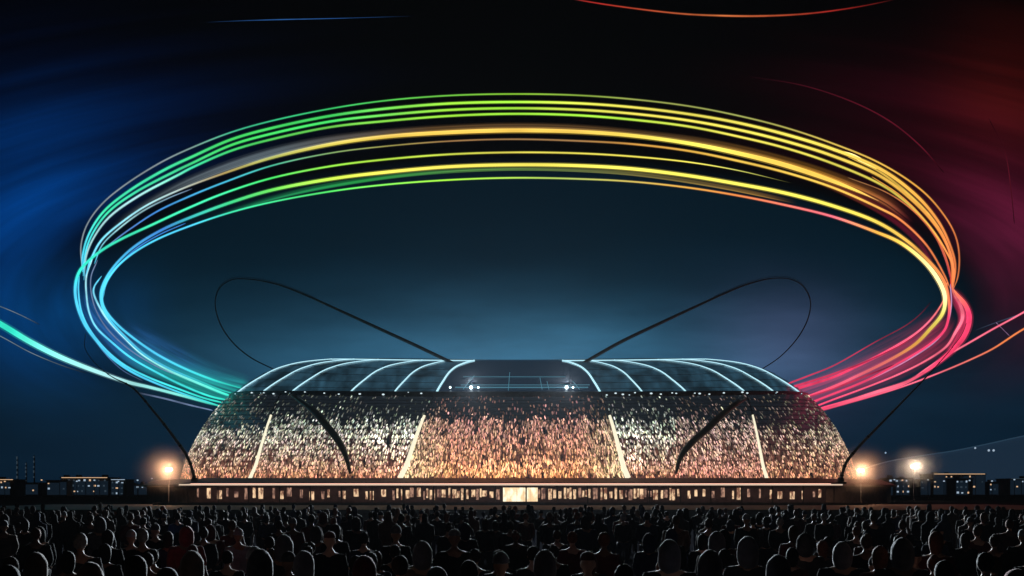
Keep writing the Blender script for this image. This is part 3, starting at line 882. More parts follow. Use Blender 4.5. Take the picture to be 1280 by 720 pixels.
trail([(1120, 455), (1082, 470), (1040, 486), (996, 499.5)], [1.2, 2.8, 3.0], [(0, 'off'), (.3, 'crim'), (1, 'pink')], 'short pink ribbon of light between the brighter ones at the right roof edge', -.9, k=.85)
trail([(1700, 90), (1500, 240), (1390, 320), (1340, 352), (1280, 390), (1240, 412), (1207, 431), (1184, 444), (1157, 462), (1132, 479), (1095, 491), (1040, 506.5), (1014, 513.5)], [1.0, 1.8, 2.0, 2.4, 2.6], [(0, 'off'), (.25, 'rose'), (.7, 'rose'), (1, 'pink')], 'pink ribbon of light running off the right edge of the view', 1.4)
trail([(1700, 130), (1500, 275), (1390, 350), (1340, 380), (1280, 411), (1240, 436.5), (1212, 450), (1184, 462), (1151, 475), (1123, 485), (1080, 498), (1040, 509), (1015, 515.5)], [1.0, 2.0, 1.8, 1.8, 2.4], [(0, 'off'), (.25, 'orange'), (.6, 'orange'), (.75, 'rose'), (1, 'pink')], 'orange ribbon of light running off the right edge below the pink one', 1.8, k=.9)
trail([(1340, 365), (1280, 391), (1240, 405), (1209, 417)], [1.4, 1.0], [(0, 'dull'), (1, 'off')], 'faint blue grey thread of light at the right edge', 2.2, k=.8)
trail([(1245, 403), (1252, 410), (1262, 420)], [1.0, .7], [(0, 'mauve'), (1, 'mauve')], 'tiny mauve spark of light between the two ribbons at the right edge', 1.6, k=.45)
# inner threads in the over-the-top sweep on the right and left
trail([(1060, 196), (1100, 215), (1140, 247), (1167, 276), (1184, 306), (1190, 335), (1189, 356)], [1.0, 2.6, 2.6, 1.4], [(0, 'gold'), (.3, 'gold'), (.7, 'orange'), (1, 'orange')], 'orange ribbon of light squeezed between the upper strands at the right', .3, k=.8)
trail([(1090, 221), (1125, 244), (1155, 274), (1176, 306), (1187, 338), (1189, 360)], [.8, 1.4, 1.2], [(0, 'amber'), (.5, 'orange'), (1, 'red')], 'thin orange thread of light inside the right shoulder of the arc', -.2, k=.75)
trail([(1060, 222), (1107, 240), (1140, 262), (1168, 294), (1182, 325), (1188, 348)], [.8, 1.4, 1.2], [(0, 'brown'), (.4, 'orange'), (1, 'crim')], 'dull red thread of light below the right shoulder of the arc', -.9, k=.8)
trail([(118, 330), (128, 306), (152, 283), (180, 263), (212, 247), (240, 236)], [1.0, 1.6, .8], [(0, 'cyan'), (.5, 'ice'), (1, 'dull')], 'pale blue thread of light inside the left shoulder of the arc', -1.1, k=.7)
trail([(129, 372), (134, 352), (150, 330), (170, 311), (200, 293), (232, 279)], [.8, 1.4, .7], [(0, 'cyan'), (.6, 'blue'), (1, 'blue')], 'thin blue thread of light inside the lower left of the arc', -2.6, k=.7)
trail([(1040, 187.5), (1062, 193), (1078, 201), (1096, 211)], [1.2, 5.0, 1.2], [(0, 'gold'), (.5, 'hot'), (1, 'gold')], 'short white hot flare on the right shoulder of the arc', .75, k=1.2)


# far lone arcs, higher up
trail([(690, -6), (760, 6), (850, 17), (900, 19.5), (950, 20), (1010, 17), (1070, 9), (1125, -2)], [.8, 1.4, 1.7, 1.4, .8], [(0, 'off'), (.15, 'red'), (.5, 'orange'), (.8, 'red'), (1, 'off')], 'lone thin red arc of light at the top edge of the sky', 8, k=.55)
trail([(255, 28), (300, 26), (350, 24.5), (420, 23), (520, 20)], [.5, 1.2, .5], [(0, 'off'), (.35, 'blue'), (1, 'off')], 'lone faint blue streak of light high in the dark sky', 8, k=.35)
trail([(930, 95), (1000, 106), (1060, 125), (1110, 150), (1150, 182), (1180, 216)], [1.0, 1.6, 1.0], [(0, 'off'), (.5, 'crim'), (.8, 'crim'), (1, 'off')], 'dark red thread of light outside the right shoulder of the arc', 4, k=.22)
trail([(1236, 148), (1256, 190), (1264, 240), (1268, 280)], [.8, 1.2, .8], [(0, 'off'), (.5, 'crim'), (1, 'off')], 'faint red thread of light near the right edge of the sky', 4, k=.2)


def veil(name, top, bot, cols, strength, freq, label, off):
    n = 70
    a_ = catmull([tuple(on_hoop(x, y, off)) for x, y in top], 12); b_ = catmull([tuple(on_hoop(x, y, off - .5)) for x, y in bot], 12)
    ra = np.linspace(0, 1, len(a_)); rb = np.linspace(0, 1, len(b_)); rr = np.linspace(0, 1, n)
    a_ = np.stack([np.interp(rr, ra, a_[:, j]) for j in range(3)], 1); b_ = np.stack([np.interp(rr, rb, b_[:, j]) for j in range(3)], 1)
    V, Fc, C, UVs = [], [], [], []
    m_ = 8
    fs = [c[0] for c in cols]; cc = np.array([PAL[c[1]] for c in cols])
    for i in range(n):
        for j in range(m_ + 1):
            f = j / m_
            V.append(Vector(a_[i] * (1 - f) + b_[i] * f) + Vector((0, .5 * math.sin(f * PI), 0)))
            C.append([np.interp(rr[i], fs, cc[:, q_]) for q_ in range(3)]); UVs.append((f, rr[i], 0))
    for i in range(n - 1):
        for j in range(m_):
            q_ = i * (m_ + 1) + j; Fc.append((q_, q_ + 1, q_ + m_ + 2, q_ + m_ + 1))
    c0 = V[0].copy()
    o = mesh_obj(name, [v - c0 for v in V], Fc, veil_mat('veil_' + name, strength, freq), None, True, C)
    at = o.data.attributes.new('across', 'FLOAT_VECTOR', 'POINT')
    at.data.foreach_set('vector', np.array(UVs, dtype=np.float32).ravel())
    o.location = c0
    tag(o, label, 'light veil', 'gauzes of light between the ribbons')
    return o


veil('light_veil', [(118, 352), (122, 372), (150, 400), (190, 425), (240, 450), (300, 473), (318, 478)],
     [(97, 352), (97, 385), (120, 425), (160, 465), (200, 482), (250, 500), (284, 510)],
     [(0, 'blue'), (.4, 'blue'), (.7, 'teal'), (1, 'teal')], .42, 9, 'blue to teal gauze of light filling the left sweep', .2)
veil('light_veil', [(150, 385), (185, 405), (225, 428), (270, 452), (318, 470)],
     [(150, 425), (185, 450), (225, 472), (265, 486), (305, 492)],
     [(0, 'blue'), (.5, 'blue'), (1, 'teal')], .26, 5, 'soft blue gauze of light above the left sweep near the roof', -2.2)
veil('light_veil', [(1183, 375), (1165, 384), (1130, 405), (1090, 427), (1030, 458), (970, 480)],
     [(1207, 405), (1190, 437), (1150, 465), (1100, 488), (1050, 503), (1012, 515)],
     [(0, 'crim'), (.4, 'crim'), (1, 'crim')], .8, 9, 'crimson gauze of light filling the right sweep', .0)
veil('light_veil', [(1188, 352), (1205, 366), (1218, 390), (1212, 415), (1196, 438)],
     [(1186, 366), (1190, 380), (1196, 398), (1190, 418), (1180, 440)],
     [(0, 'pink'), (1, 'pink')], .75, 6, 'bright crimson gauze of light at the bulge of the right sweep', .6)
veil('light_veil', [(120, 300), (150, 268), (200, 236), (240, 216), (310, 190), (390, 171), (480, 160), (560, 154.5), (640, 152), (720, 154), (800, 161), (880, 171), (960, 188), (1040, 212), (1110, 242), (1150, 275)],
     [(128, 304), (155, 280), (205, 250), (240, 232), (310, 207), (390, 186), (480, 172), (560, 166), (640, 163), (720, 165), (800, 173), (880, 185), (960, 204), (1040, 230), (1100, 256), (1140, 285)],
     [(0, 'grey'), (.3, 'grey'), (.45, 'brown'), (.7, 'brown'), (.85, 'amber'), (1, 'crim')], .62, 5, 'dusky brown gauze of light along the broad amber ribbon', -1.0)
veil('light_veil', [(240, 277), (300, 255), (380, 233), (480, 217), (560, 210), (640, 207.5), (720, 209), (800, 214), (900, 229), (1000, 250)],
     [(240, 285), (300, 263), (380, 242), (480, 225), (560, 217), (640, 213.5), (720, 215), (800, 221), (900, 236), (1000, 256)],
     [(0, 'sea'), (.3, 'green'), (.7, 'khaki'), (1, 'amber')], .6, 3, 'green gauze of light hanging under the bright yellow ribbon', -2.5)
veil('light_veil', [(1000, 210), (1060, 230), (1110, 256), (1150, 290), (1172, 325)],
     [(1000, 222), (1060, 248), (1110, 276), (1145, 306), (1165, 335)],
     [(0, 'orange'), (.5, 'crim'), (1, 'crim')], .3, 4, 'dark red gauze of light inside the right shoulder of the arc', -1.8)

# ------------------------------------------------------------------ floodlight poles beside the podium
def floodlight(px, py, Y, m, power, colr, label, glow_r):
    p = pt(px, py, Y)
    e = empty('floodlight', (p.x, p.y, 0))
    tag(e, label, 'floodlight', 'floodlights beside the podium')
    V, Fc = lathe([(.2, .004), (.2, .25), (.05, .35), (.035, p.z - .3)], 10, (p.x, p.y, 0))
    mesh_obj('pole', V, Fc, M['dark_metal'], e, True)
    h = mesh_obj('lamp_head', *merge([box_data(p.x - .62, p.x + .62, p.y + .1, p.y + .3, p.z - .34, p.z + .34, .05), box_data(p.x - .66, p.x + .66, p.y + .0, p.y + .14, p.z + .34, p.z + .40)]), M['dark_metal'], e)
    for dx_ in (-.29, .29):
        V, Fc = [], []
        for k_ in range(14):
            a_ = 2 * PI * k_ / 14
            V.append(Vector((p.x + dx_ + .26 * math.cos(a_), p.y + .06, p.z + .26 * math.sin(a_))))
        V.append(Vector((p.x + dx_, p.y - .05, p.z)))
        l_ = mesh_obj('lens', V, [(k_, (k_ + 1) % 14, 14) for k_ in range(14)], m, h)
        l_.location = (0, 0, 0)
    ld = bpy.data.lights.new('floodlight_beam', 'POINT'); ld.energy = power; ld.color = colr; ld.shadow_soft_size = .35
    lo = bpy.data.objects.new('floodlight_beam', ld); COL.objects.link(lo); lo.location = (p.x, p.y - .5, p.z)
    return e


floodlight(211, 587, 162, M['flood_orange'], 1500, (1, .5, .26), 'orange floodlight glowing beside the left end of the podium', 3)
floodlight(1076, 588, 162, M['flood_orange'], 1500, (1, .5, .26), 'orange floodlight glowing beside the right end of the podium', 3)
floodlight(1142, 583, 210, M['flood_white'], 1700, (1, .72, .5), 'pale floodlight standing alone to the right of the stadium', 3)
# the roof floodlights' beams on the plaza
for x, y, pw in ((589, 478, 9000), (708, 478, 9000)):
    p = pt(x, y, 164.0)
    ld = bpy.data.lights.new('roof_floodlight_beam', 'SPOT'); ld.energy = pw * 150; ld.color = (.80, .92, 1.0); ld.spot_size = R(17); ld.spot_blend = .7; ld.shadow_soft_size = .6
    lo = bpy.data.objects.new('roof_floodlight_beam', ld); COL.objects.link(lo); lo.location = p
    lo.rotation_euler = (Vector((0, 14, .5)) - p).to_track_quat('-Z', 'Y').to_euler()

# ------------------------------------------------------------------ far city
def building(x0, x1, ytop, Y, label, rows=2, warm=.5, strip=None, dens=.6, name='building', wsize=(.9, .8)):
    a_ = pt(x0, ytop, Y); b_ = pt(x1, ytop, Y)
    H = a_.z
    e = empty(name, ((a_.x + b_.x) / 2, Y, 0))
    tag(e, label, 'building', 'low buildings on the horizon', 'thing')
    dp = max(8, (b_.x - a_.x) * .6)
    box('wall', a_.x, b_.x, Y, Y + dp, .004, H - .35, M['city_wall'], e)
    box('roof', a_.x - .4, b_.x + .4, Y - .4, Y + dp + .4, H - .345, H, M['city_wall'], e)
    x = a_.x + .3
    while x < b_.x - 2:
        w2 = random.uniform(2.5, 6)
        z1 = (H - .5) * random.uniform(.85, 1)
        box('front_glow_panel', x, min(x + w2, b_.x - .3), Y - .03, Y - .002, .5, z1, M['city_front_glow'], e)  # added glowing panels that lighten the dark wall front
        if random.random() < .5: box('roof_unit', x + .4, x + .4 + w2 * .35, Y + 1, Y + 3, H + .003, H + random.uniform(.3, 1.1), M['city_wall'], e)
        x += w2 + .3
    if strip:
        box('roof_light', a_.x + .5, b_.x - .5, Y - .55, Y - .405, H - .30, H - .05, M[strip], e)
    W = b_.x - a_.x
    n = 0
    for r_ in range(rows):
        z = H - 1.6 - r_ * 2.2
        if z < .8: break
        x = a_.x + .6
        while x < b_.x - 1.6:
            if random.random() < dens and n < 60:
                m_ = M['city_warm'] if random.random() < warm else (M['city_cool'] if random.random() < .5 else M['city_dim'])
                ww_ = random.uniform(.5, 1) * wsize[0]; hh_ = random.uniform(.5, 1) * wsize[1]
                box('window', x, x + ww_, Y - .08, Y - .034, z, z + hh_, m_, e); n += 1
            x += random.uniform(1.3, 2.6)
    return e


building(-30, 18, 599, 420, 'warm lit low block at the far left edge of the horizon', 2, .9, 'city_warm', .6)
building(20, 50, 603, 440, 'small dim block left of the long bright roofed hall', 2, .4, None, .5)
building(58, 84, 600, 400, 'low annex joined to the left end of the long bright roofed hall', 2, .3, None, .6)
building(76, 136, 596.5, 405, 'long low hall with a bright roof edge on the left horizon', 3, .3, 'city_warm', .8)
building(138, 158, 599, 400, 'square block with pale windows at the right end of the bright roofed hall', 3, .1, 'city_cool', .9)
building(162, 186, 605, 430, 'low dim shed between the pale windowed block and the left floodlight', 1, .1, None, .4)
building(1096, 1120, 602, 380, 'small dim block just right of the right orange floodlight', 2, .4, None, .5)
building(1110, 1142, 597, 400, 'pale lit block under the lone pale floodlight', 4, .15, None, .95)
building(1150, 1166, 599, 410, 'narrow block right of the lone pale floodlight', 3, .4, None, .5)
building(1166, 1232, 592, 430, 'long warm lit terrace building on the right horizon', 3, .8, 'city_warm', .5)
building(1194, 1216, 598, 395, 'small cold lit pavilion in front of the long warm terrace', 3, .05, None, 1.0)
building(1236, 1262, 602, 440, 'dim block right of the long warm terrace building', 2, .3, None, .4)
building(1262, 1320, 598, 430, 'low block at the far right edge of the horizon', 2, .2, 'city_dim', .5)

# glowing shape added to stand in for the pale hill-like slope at the right
hall = empty('glow_slope', (175, 560, 0))
tag(hall, 'dim blue glowing stand-in for a pale slope rising to the right edge of the view', 'hall', kind='thing')
m_h = mat('glow_slope_skin', (.08, .10, .13), .6, emit=(.009, .022, .042), estr=1.0, sample='NONE')  # faint emission put in so the slope reads lighter than the sky
top = [(1010, 606), (1060, 592), (1110, 577), (1150, 570), (1190, 564), (1230, 556), (1280, 545), (1340, 534), (1420, 526), (1500, 529), (1580, 545), (1650, 575), (1690, 608)]
cr = catmull([tuple(pt(x, y, 560)) for x, y in top], 6)
V, Fc = [], []
for p in cr:
    for (dy_, f) in ((-14, 0), (-12, .35), (-7, .8), (0, 1.0), (40, .9), (60, 0)):
        V.append(Vector((p[0], 560 + dy_, max(.004, p[2] * f))))
for i in range(len(cr) - 1):
    for j in range(5):
        q_ = i * 6 + j; Fc.append((q_, q_ + 6, q_ + 7, q_ + 1))
mesh_obj('roof', V, Fc, m_h, hall, True)
tube('ridge', [Vector((p[0], 559.6, p[2] + .1)) for p in cr], .35, mat('glow_slope_edge', (.2, .25, .3), .5, emit=(.018, .042, .07), estr=1.0, sample='NONE'), hall, 6)
for x, y, r_ in ((1219, 560, .5), (1236, 563, .6), (1242, 563, .6), (1107, 566, .45)):
    p = pt(x, y, 544)
    V, Fc = lathe([(r_ * .4, -r_), (r_, -r_ * .4), (r_, r_ * .4), (r_ * .4, r_)], 8, p)
    mesh_obj('lamp', V, Fc, M['city_cool'], hall)

# slim lit towers far away on the left
for x, y0, lab in ((22, 571, 'slim faint tower, left one of the three at the far left'), (33, 578, 'slim faint tower, middle one of the three at the far left'), (43, 569, 'slim faint tower, right one of the three at the far left')):
    p = pt(x, y0, 700)
    e = empty('far_tower', (p.x, 700, 0)); tag(e, lab, 'tower', 'slim towers far off on the left', 'thing')
    V, Fc = lathe([(.7, .004), (.6, 2), (.45, p.z * .9), (.3, p.z)], 8, (p.x, 700, 0))
    mesh_obj('shaft', V, Fc, M['city_wall'], e)
    for k_ in range(5):
        z = p.z * (.45 + .13 * k_) - 1
        box('window', p.x - .35, p.x + .35, 698.8, 699.2, z, z + random.uniform(.8, 2.2), M['city_dim'], e)

# street lamps out on the plain
lamp_src = None
lamp_spots = [(6, 608, 260, 'w'), (52, 606, 270, 'w'), (96, 608, 250, 'c'), (118, 607, 240, 'c'), (148, 608, 255, 'c'), (172, 607, 240, 'c'), (190, 605, 235, 'c'),
              (1092, 607, 235, 'c'), (1118, 606, 250, 'c'), (1128, 607, 240, 'w'), (1160, 606, 260, 'c'), (1180, 608, 245, 'c'), (1212, 607, 250, 'c'), (1240, 608, 240, 'c'), (1268, 606, 250, 'c')]
for i, (x, y, Y, k_) in enumerate(lamp_spots):
    p = pt(x, y, Y)
    h = p.z + 1.2
    e = empty('street_lamp', (p.x, Y, 0))
    side = 'left' if x < 640 else 'right'
    near = [(0, 'at the far left edge'), (52, 'before the small dim block left'), (100, 'before the bright roofed hall'), (120, 'before the middle of the bright roofed hall'), (148, 'before the pale windowed block left'), (172, 'before the low dim shed'), (190, 'just left of the left floodlight'),
            (1092, 'just right of the right orange floodlight'), (1118, 'before the pale lit block right'), (1128, 'below and left of the lone pale floodlight'), (1160, 'before the narrow block right'), (1180, 'before the left part of the warm terrace'), (1212, 'before the cold lit pavilion'), (1240, 'right of the warm terrace building'), (1268, 'at the far right edge')]
    tag(e, 'tiny street lamp ' + min(near, key=lambda q_: abs(q_[0] - x))[1] + ' on the horizon', 'street lamp', 'street lamps on the plain')
    mesh_obj('pole', *lathe([(.1, .004), (.06, h)], 6, (p.x, Y, 0)), M['dark_metal'], e)
    mesh_obj('lamp_head', *lathe([(.1, -.16), (.24, -.06), (.22, .1), (.05, .16)], 8, (p.x, Y, h + .1)), M['city_warm' if k_ == 'w' else 'city_cool'], e)

# ------------------------------------------------------------------ people
def skin_mesh(name, nodes, edges, sub=1):
    """grow a smooth surface over a skeleton; nodes: (x,y,z,r)"""
    me = bpy.data.meshes.new(name + '_sk')
    me.from_pydata([n[:3] for n in nodes], edges, [])
    o = bpy.data.objects.new(name + '_sk', me); COL.objects.link(o)
    o.modifiers.new('skin', 'SKIN')
    sk = me.skin_vertices[0].data
    for i, n in enumerate(nodes):
        r = n[3] if isinstance(n[3], (tuple, list)) else (n[3], n[3])
        sk[i].radius = r; sk[i].use_root = (i == 0)
    s_ = o.modifiers.new('sub', 'SUBSURF'); s_.levels = sub; s_.render_levels = sub
    dg = bpy.context.evaluated_depsgraph_get()
    out = bpy.data.meshes.new_from_object(o.evaluated_get(dg), depsgraph=dg)
    bpy.data.objects.remove(o); bpy.data.meshes.remove(me)
    return out


def ell_bm(bm, c, r, rot=None, seg=16, fn=None):
    res = bmesh.ops.create_uvsphere(bm, u_segments=seg, v_segments=max(6, seg * 3 // 4), radius=1)
    for v in res['verts']:
        p = Vector((v.co.x * r[0], v.co.y * r[1], v.co.z * r[2]))
        if fn: p = fn(p, v.co.copy())
        if rot: p = rot @ p
        v.co = p + Vector(c)
    return res['verts']


def remesh(name, bm_or_meshes, vox):
    bm = bmesh.new()
    for m_ in bm_or_meshes:
        bm.from_mesh(m_)
    me = bpy.data.meshes.new(name); bm.to_mesh(me); bm.free()
    o = bpy.data.objects.new(name, me); COL.objects.link(o)
    md = o.modifiers.new('r', 'REMESH'); md.mode = 'VOXEL'; md.voxel_size = vox; md.use_smooth_shade = True
    sm = o.modifiers.new('s', 'SMOOTH'); sm.iterations = 2; sm.factor = .5
    dg = bpy.context.evaluated_depsgraph_get()
    out = bpy.data.meshes.new_from_object(o.evaluated_get(dg), depsgraph=dg)
    bpy.data.objects.remove(o); bpy.data.meshes.remove(me)
    out.polygons.foreach_set('use_smooth', [True] * len(out.polygons))
    out.name = name
    return out


def make_person_meshes(kind, sh=.20, lean=0.0, asym=0.0):
    """1.75 m figure facing +Y (towards the stadium), hands in the jacket pockets; returns the meshes of body and clothes"""
    N_ = [(0, 0, .98, (.155, .11)), (0, .0, 1.12, (.14, .10)), (0, .01, 1.28, (.165, .11)), (0, .005, 1.41, (.13, .085)), (0, .0, 1.49, .058), (0, .015, 1.56, .055),
          (-sh, 0, 1.405, .062), (-sh - .045, -.03, 1.16, .048), (-sh + .03, .10, 1.0, .036), (-sh + .06, .14, .95, .034),
          (sh, 0, 1.405, .062), (sh + .045, -.03, 1.16, .048), (sh - .03, .10, 1.0, .036), (sh - .06, .14, .95, .034),
          (-.095, 0, .90, .088), (-.11 - asym, .015, .50, .058), (-.12 - asym, -.01, .10, .042), (-.125 - asym, .10, .045, .035), (-.13 - asym, .17, .035, .028),
          (.095, 0, .90, .088), (.11, .015 + asym * .6, .50, .058), (.12, -.01, .10, .042), (.125, .10, .045, .035), (.13, .17, .035, .028)]
    E_ = [(0, 1), (1, 2), (2, 3), (3, 4), (4, 5), (3, 6), (6, 7), (7, 8), (8, 9), (3, 10), (10, 11), (11, 12), (12, 13),
          (0, 14), (14, 15), (15, 16), (16, 17), (17, 18), (0, 19), (19, 20), (20, 21), (21, 22), (22, 23)]
    sk = skin_mesh('b', N_, E_)
    bm = bmesh.new()

    def headshape(p, u):
        if u.z < 0: p.x *= 1 - .28 * (-u.z); p.y = p.y * (1 - .18 * (-u.z)) + .012 * (-u.z)
        if u.y < 0: p.y *= 1.06
        # eye sockets and brow on the face side
        if u.y > .7 and -.05 < u.z < .25 and abs(u.x) > .15: p.y -= .006
        return p
    ell_bm(bm, (0, .012, 1.645), (.076, .094, .118), seg=24, fn=headshape)
    ell_bm(bm, (0, .108, 1.632), (.013, .018, .026), seg=8)                 # nose
    ell_bm(bm, (0, .094, 1.585), (.026, .012, .011), seg=8)                 # mouth
    for s_ in (-1, 1): ell_bm(bm, (s_ * .078, .0, 1.64), (.011, .02, .033), seg=8)   # ears
    hm = bpy.data.meshes.new('h'); bm.to_mesh(hm); bm.free()
    body = remesh('body', [sk, hm], .016)
    # jacket: torso, collar and sleeves, a little wider than the body
    J = [(0, 0, .90, (.20, .145)), (0, .0, 1.05, (.185, .135)), (0, .01, 1.25, (.195, .14)), (0, .0, 1.41, (.155, .11)), (0, -.005, 1.49, (.085, .08)),
         (-sh, 0, 1.40, .085), (-sh - .05, -.03, 1.16, .068), (-sh + .02, .10, 1.0, .058),
         (sh, 0, 1.40, .085), (sh + .05, -.03, 1.16, .068), (sh - .02, .10, 1.0, .058)]
    JE = [(0, 1), (1, 2), (2, 3), (3, 4), (3, 5), (5, 6), (6, 7), (3, 8), (8, 9), (9, 10)]
    jm = skin_mesh('j', J, JE)
    jacket = remesh('jacket', [jm], .022)
    for v in jacket.vertices:
        n = mnoise.noise(v.co * 9) * .010 + mnoise.noise(v.co * 22) * .004
        v.co += v.normal * n
    Tn = [(0, 0, .93, (.165, .12)), (-.095, 0, .86, .105), (-.11 - asym, .015, .50, .078), (-.12 - asym, -.01, .12, .066),
          (.095, 0, .86, .105), (.11, .015 + asym * .6, .50, .078), (.12, -.01, .12, .066)]
    trousers = remesh('trousers', [skin_mesh('t', Tn, [(0, 1), (1, 2), (2, 3), (0, 4), (4, 5), (5, 6)])], .022)
    return body, jacket, trousers


def headwear(kind, seed):
    bm = bmesh.new()
    rs = Vector((seed * 3.1, seed * 1.7, 0))
    if kind == 'short hair':
        def f(p, u):
            k_ = 1 + .06 * mnoise.noise(u * 4 + rs) + .035 * mnoise.noise(u * 11 + rs)
            p = p * k_
            if u.y > .2: p.z = max(p.z, .02 + .05 * u.y)
            return p
        ell_bm(bm, (0, -.002, 1.668), (.087, .102, .108), seg=28, fn=f)
    elif kind == 'long hair':
        def f(p, u):
            p = p * (1 + .03 * mnoise.noise(u * 4 + rs))
            if u.y > .25: p.z = max(p.z, .0 + .05 * u.y)
            if u.z < 0 and u.y < .3: p.z *= 1.0 + .9 * (-u.z); p.y = p.y * (1 - .25 * (-u.z)) - .02 * (-u.z); p.x *= 1.0 + .12 * (-u.z)
            return p
        ell_bm(bm, (0, -.008, 1.662), (.093, .108, .118), seg=28, fn=f)
    elif kind == 'bun':
        def f(p, u):
            if u.y > .25: p.z = max(p.z, .0 + .05 * u.y)
            return p * (1 + .02 * mnoise.noise(u * 5 + rs))
        ell_bm(bm, (0, -.002, 1.665), (.086, .102, .108), seg=28, fn=f)
        ell_bm(bm, (0, -.085, 1.755), (.045, .045, .04), seg=14)
    elif kind == 'hood':
        def f(p, u):
            if u.z < 0: p.x *= 1 + .30 * (-u.z) ** 1.4; p.y *= 1 + .1 * (-u.z); p.z *= 1.55
            p = p * (1 + .05 * mnoise.noise(u * 2.5 + rs) + .02 * mnoise.noise(u * 7 + rs))
            p.x *= 1 - .10 * max(0, u.z) ** 2
            if u.y > .55: p.y *= .78
            if u.z > .5: p.y -= .02 * (u.z - .5)
            return p
        ell_bm(bm, (0, -.012, 1.645), (.109, .122, .150), seg=40, fn=f)
    elif kind == 'beanie':
        def f(p, u):
            if u.z < -.15: p.z = -.15 * .13 - .006 * (u.z < -.5)
            return p * (1 + .012 * math.sin(18 * math.atan2(u.y, u.x)))
        ell_bm(bm, (0, -.004, 1.70), (.090, .106, .105), seg=36, fn=f)
        ell_bm(bm, (0, -.004, 1.685), (.094, .110, .026), seg=36)
    elif kind == 'cap':
        def f(p, u):
            if u.z < -.05: p.z = -.01
            return p
        ell_bm(bm, (0, 0, 1.70), (.087, .102, .082), seg=28, fn=f)
        ell_bm(bm, (0, .12, 1.697), (.07, .075, .010), seg=16)
    for f_ in bm.faces: f_.smooth = True
    me = bpy.data.meshes.new(kind.replace(' ', '_')); bm.to_mesh(me); bm.free()
    return me


def shoe_mesh(s_):
    bm = bmesh.new()
    def f(p, u):
        if u.z < -.2: p.z = -.045
        return p
    ell_bm(bm, (s_ * .125, .06, .05), (.05, .14, .055), seg=16, fn=f)
    for f_ in bm.faces: f_.smooth = True
    me = bpy.data.meshes.new('shoe'); bm.to_mesh(me); bm.free()
    return me


skin_tones = [mat('skin_%d' % i, c, .65, spec=.25) for i, c in enumerate(((.45, .27, .2), (.30, .17, .11), (.14, .075, .05)))]
cloth = {}
for nm, c in (('black', (.0045, .0045, .006)), ('charcoal', (.035, .036, .04)), ('navy', (.014, .02, .045)), ('brown', (.09, .055, .042)), ('grey', (.085, .09, .11)), ('pale grey', (.22, .235, .27)), ('slate', (.035, .037, .045)),
              ('red', (.20, .012, .02)), ('dark red', (.07, .008, .01)), ('blue', (.03, .07, .2)), ('white', (.45, .46, .48)), ('olive', (.05, .055, .03))):
    cloth[nm] = mat('cloth_' + nm.replace(' ', '_'), c, .95, spec=.06 if max(c) < .05 else .2, bump=.35, bscale=60, var=.2, vscale=14, sheen=0 if max(c) < .05 else .25)
hairm = {nm: mat('hair_' + nm.replace(' ', '_'), c, .8, spec=.12, bump=.6, bscale=90, var=.3, vscale=30) for nm, c in
         (('black', (.012, .011, .01)), ('brown', (.05, .028, .016)), ('grey', (.28, .28, .28)), ('fair', (.34, .24, .13)), ('auburn', (.13, .04, .02)))}
builds = [make_person_meshes(0, .195, 0, 0), make_person_meshes(1, .175, 0, .03), make_person_meshes(2, .21, 0, -.01)]
heads = {k_: [headwear(k_, i) for i in range(2)] for k_ in ('short hair', 'long hair', 'bun', 'hood', 'beanie', 'cap')}
shoes = [shoe_mesh(-1), shoe_mesh(1)]
for bld in builds:
    for me, mm in zip(bld, (skin_tones[0], cloth['black'], cloth['black'])):
        me.materials.clear(); me.materials.append(mm)
for hs in heads.values():
    for me in hs: me.materials.append(cloth['grey'])
for me in shoes: me.materials.append(cloth['black'])


def person(x, y, H, rz, kind, hcol, jcol, label, group, wide=1.0):
    e = empty('person', (x, y, 0.004))
    e.rotation_euler = (0, 0, rz)
    s_ = H / 1.765
    e.scale = (s_ * wide, s_ * wide, s_)
    tag(e, label, 'person', group)
    bi = random.choice((0, 0, 1, 2)) if kind != 'long hair' else 1
    bd = builds[bi]

    def part(nm, me, m_):
        o = bpy.data.objects.new(nm, me); COL.objects.link(o); o.parent = e
        o.material_slots[0].link = 'OBJECT'; o.material_slots[0].material = m_
        return o
    part('body', bd[0], random.choice(skin_tones))
    part('jacket', bd[1], cloth[jcol])
    part('trousers', bd[2], cloth[random.choice(('black', 'charcoal', 'navy'))])
    nm = {'short hair': 'hair', 'long hair': 'hair', 'bun': 'hair', 'hood': 'hood', 'beanie': 'beanie', 'cap': 'cap'}[kind]
    part(nm, random.choice(heads[kind]), hairm[hcol] if nm == 'hair' else cloth[hcol])
    for me in shoes: part('shoe', me, cloth['black'])
    return e


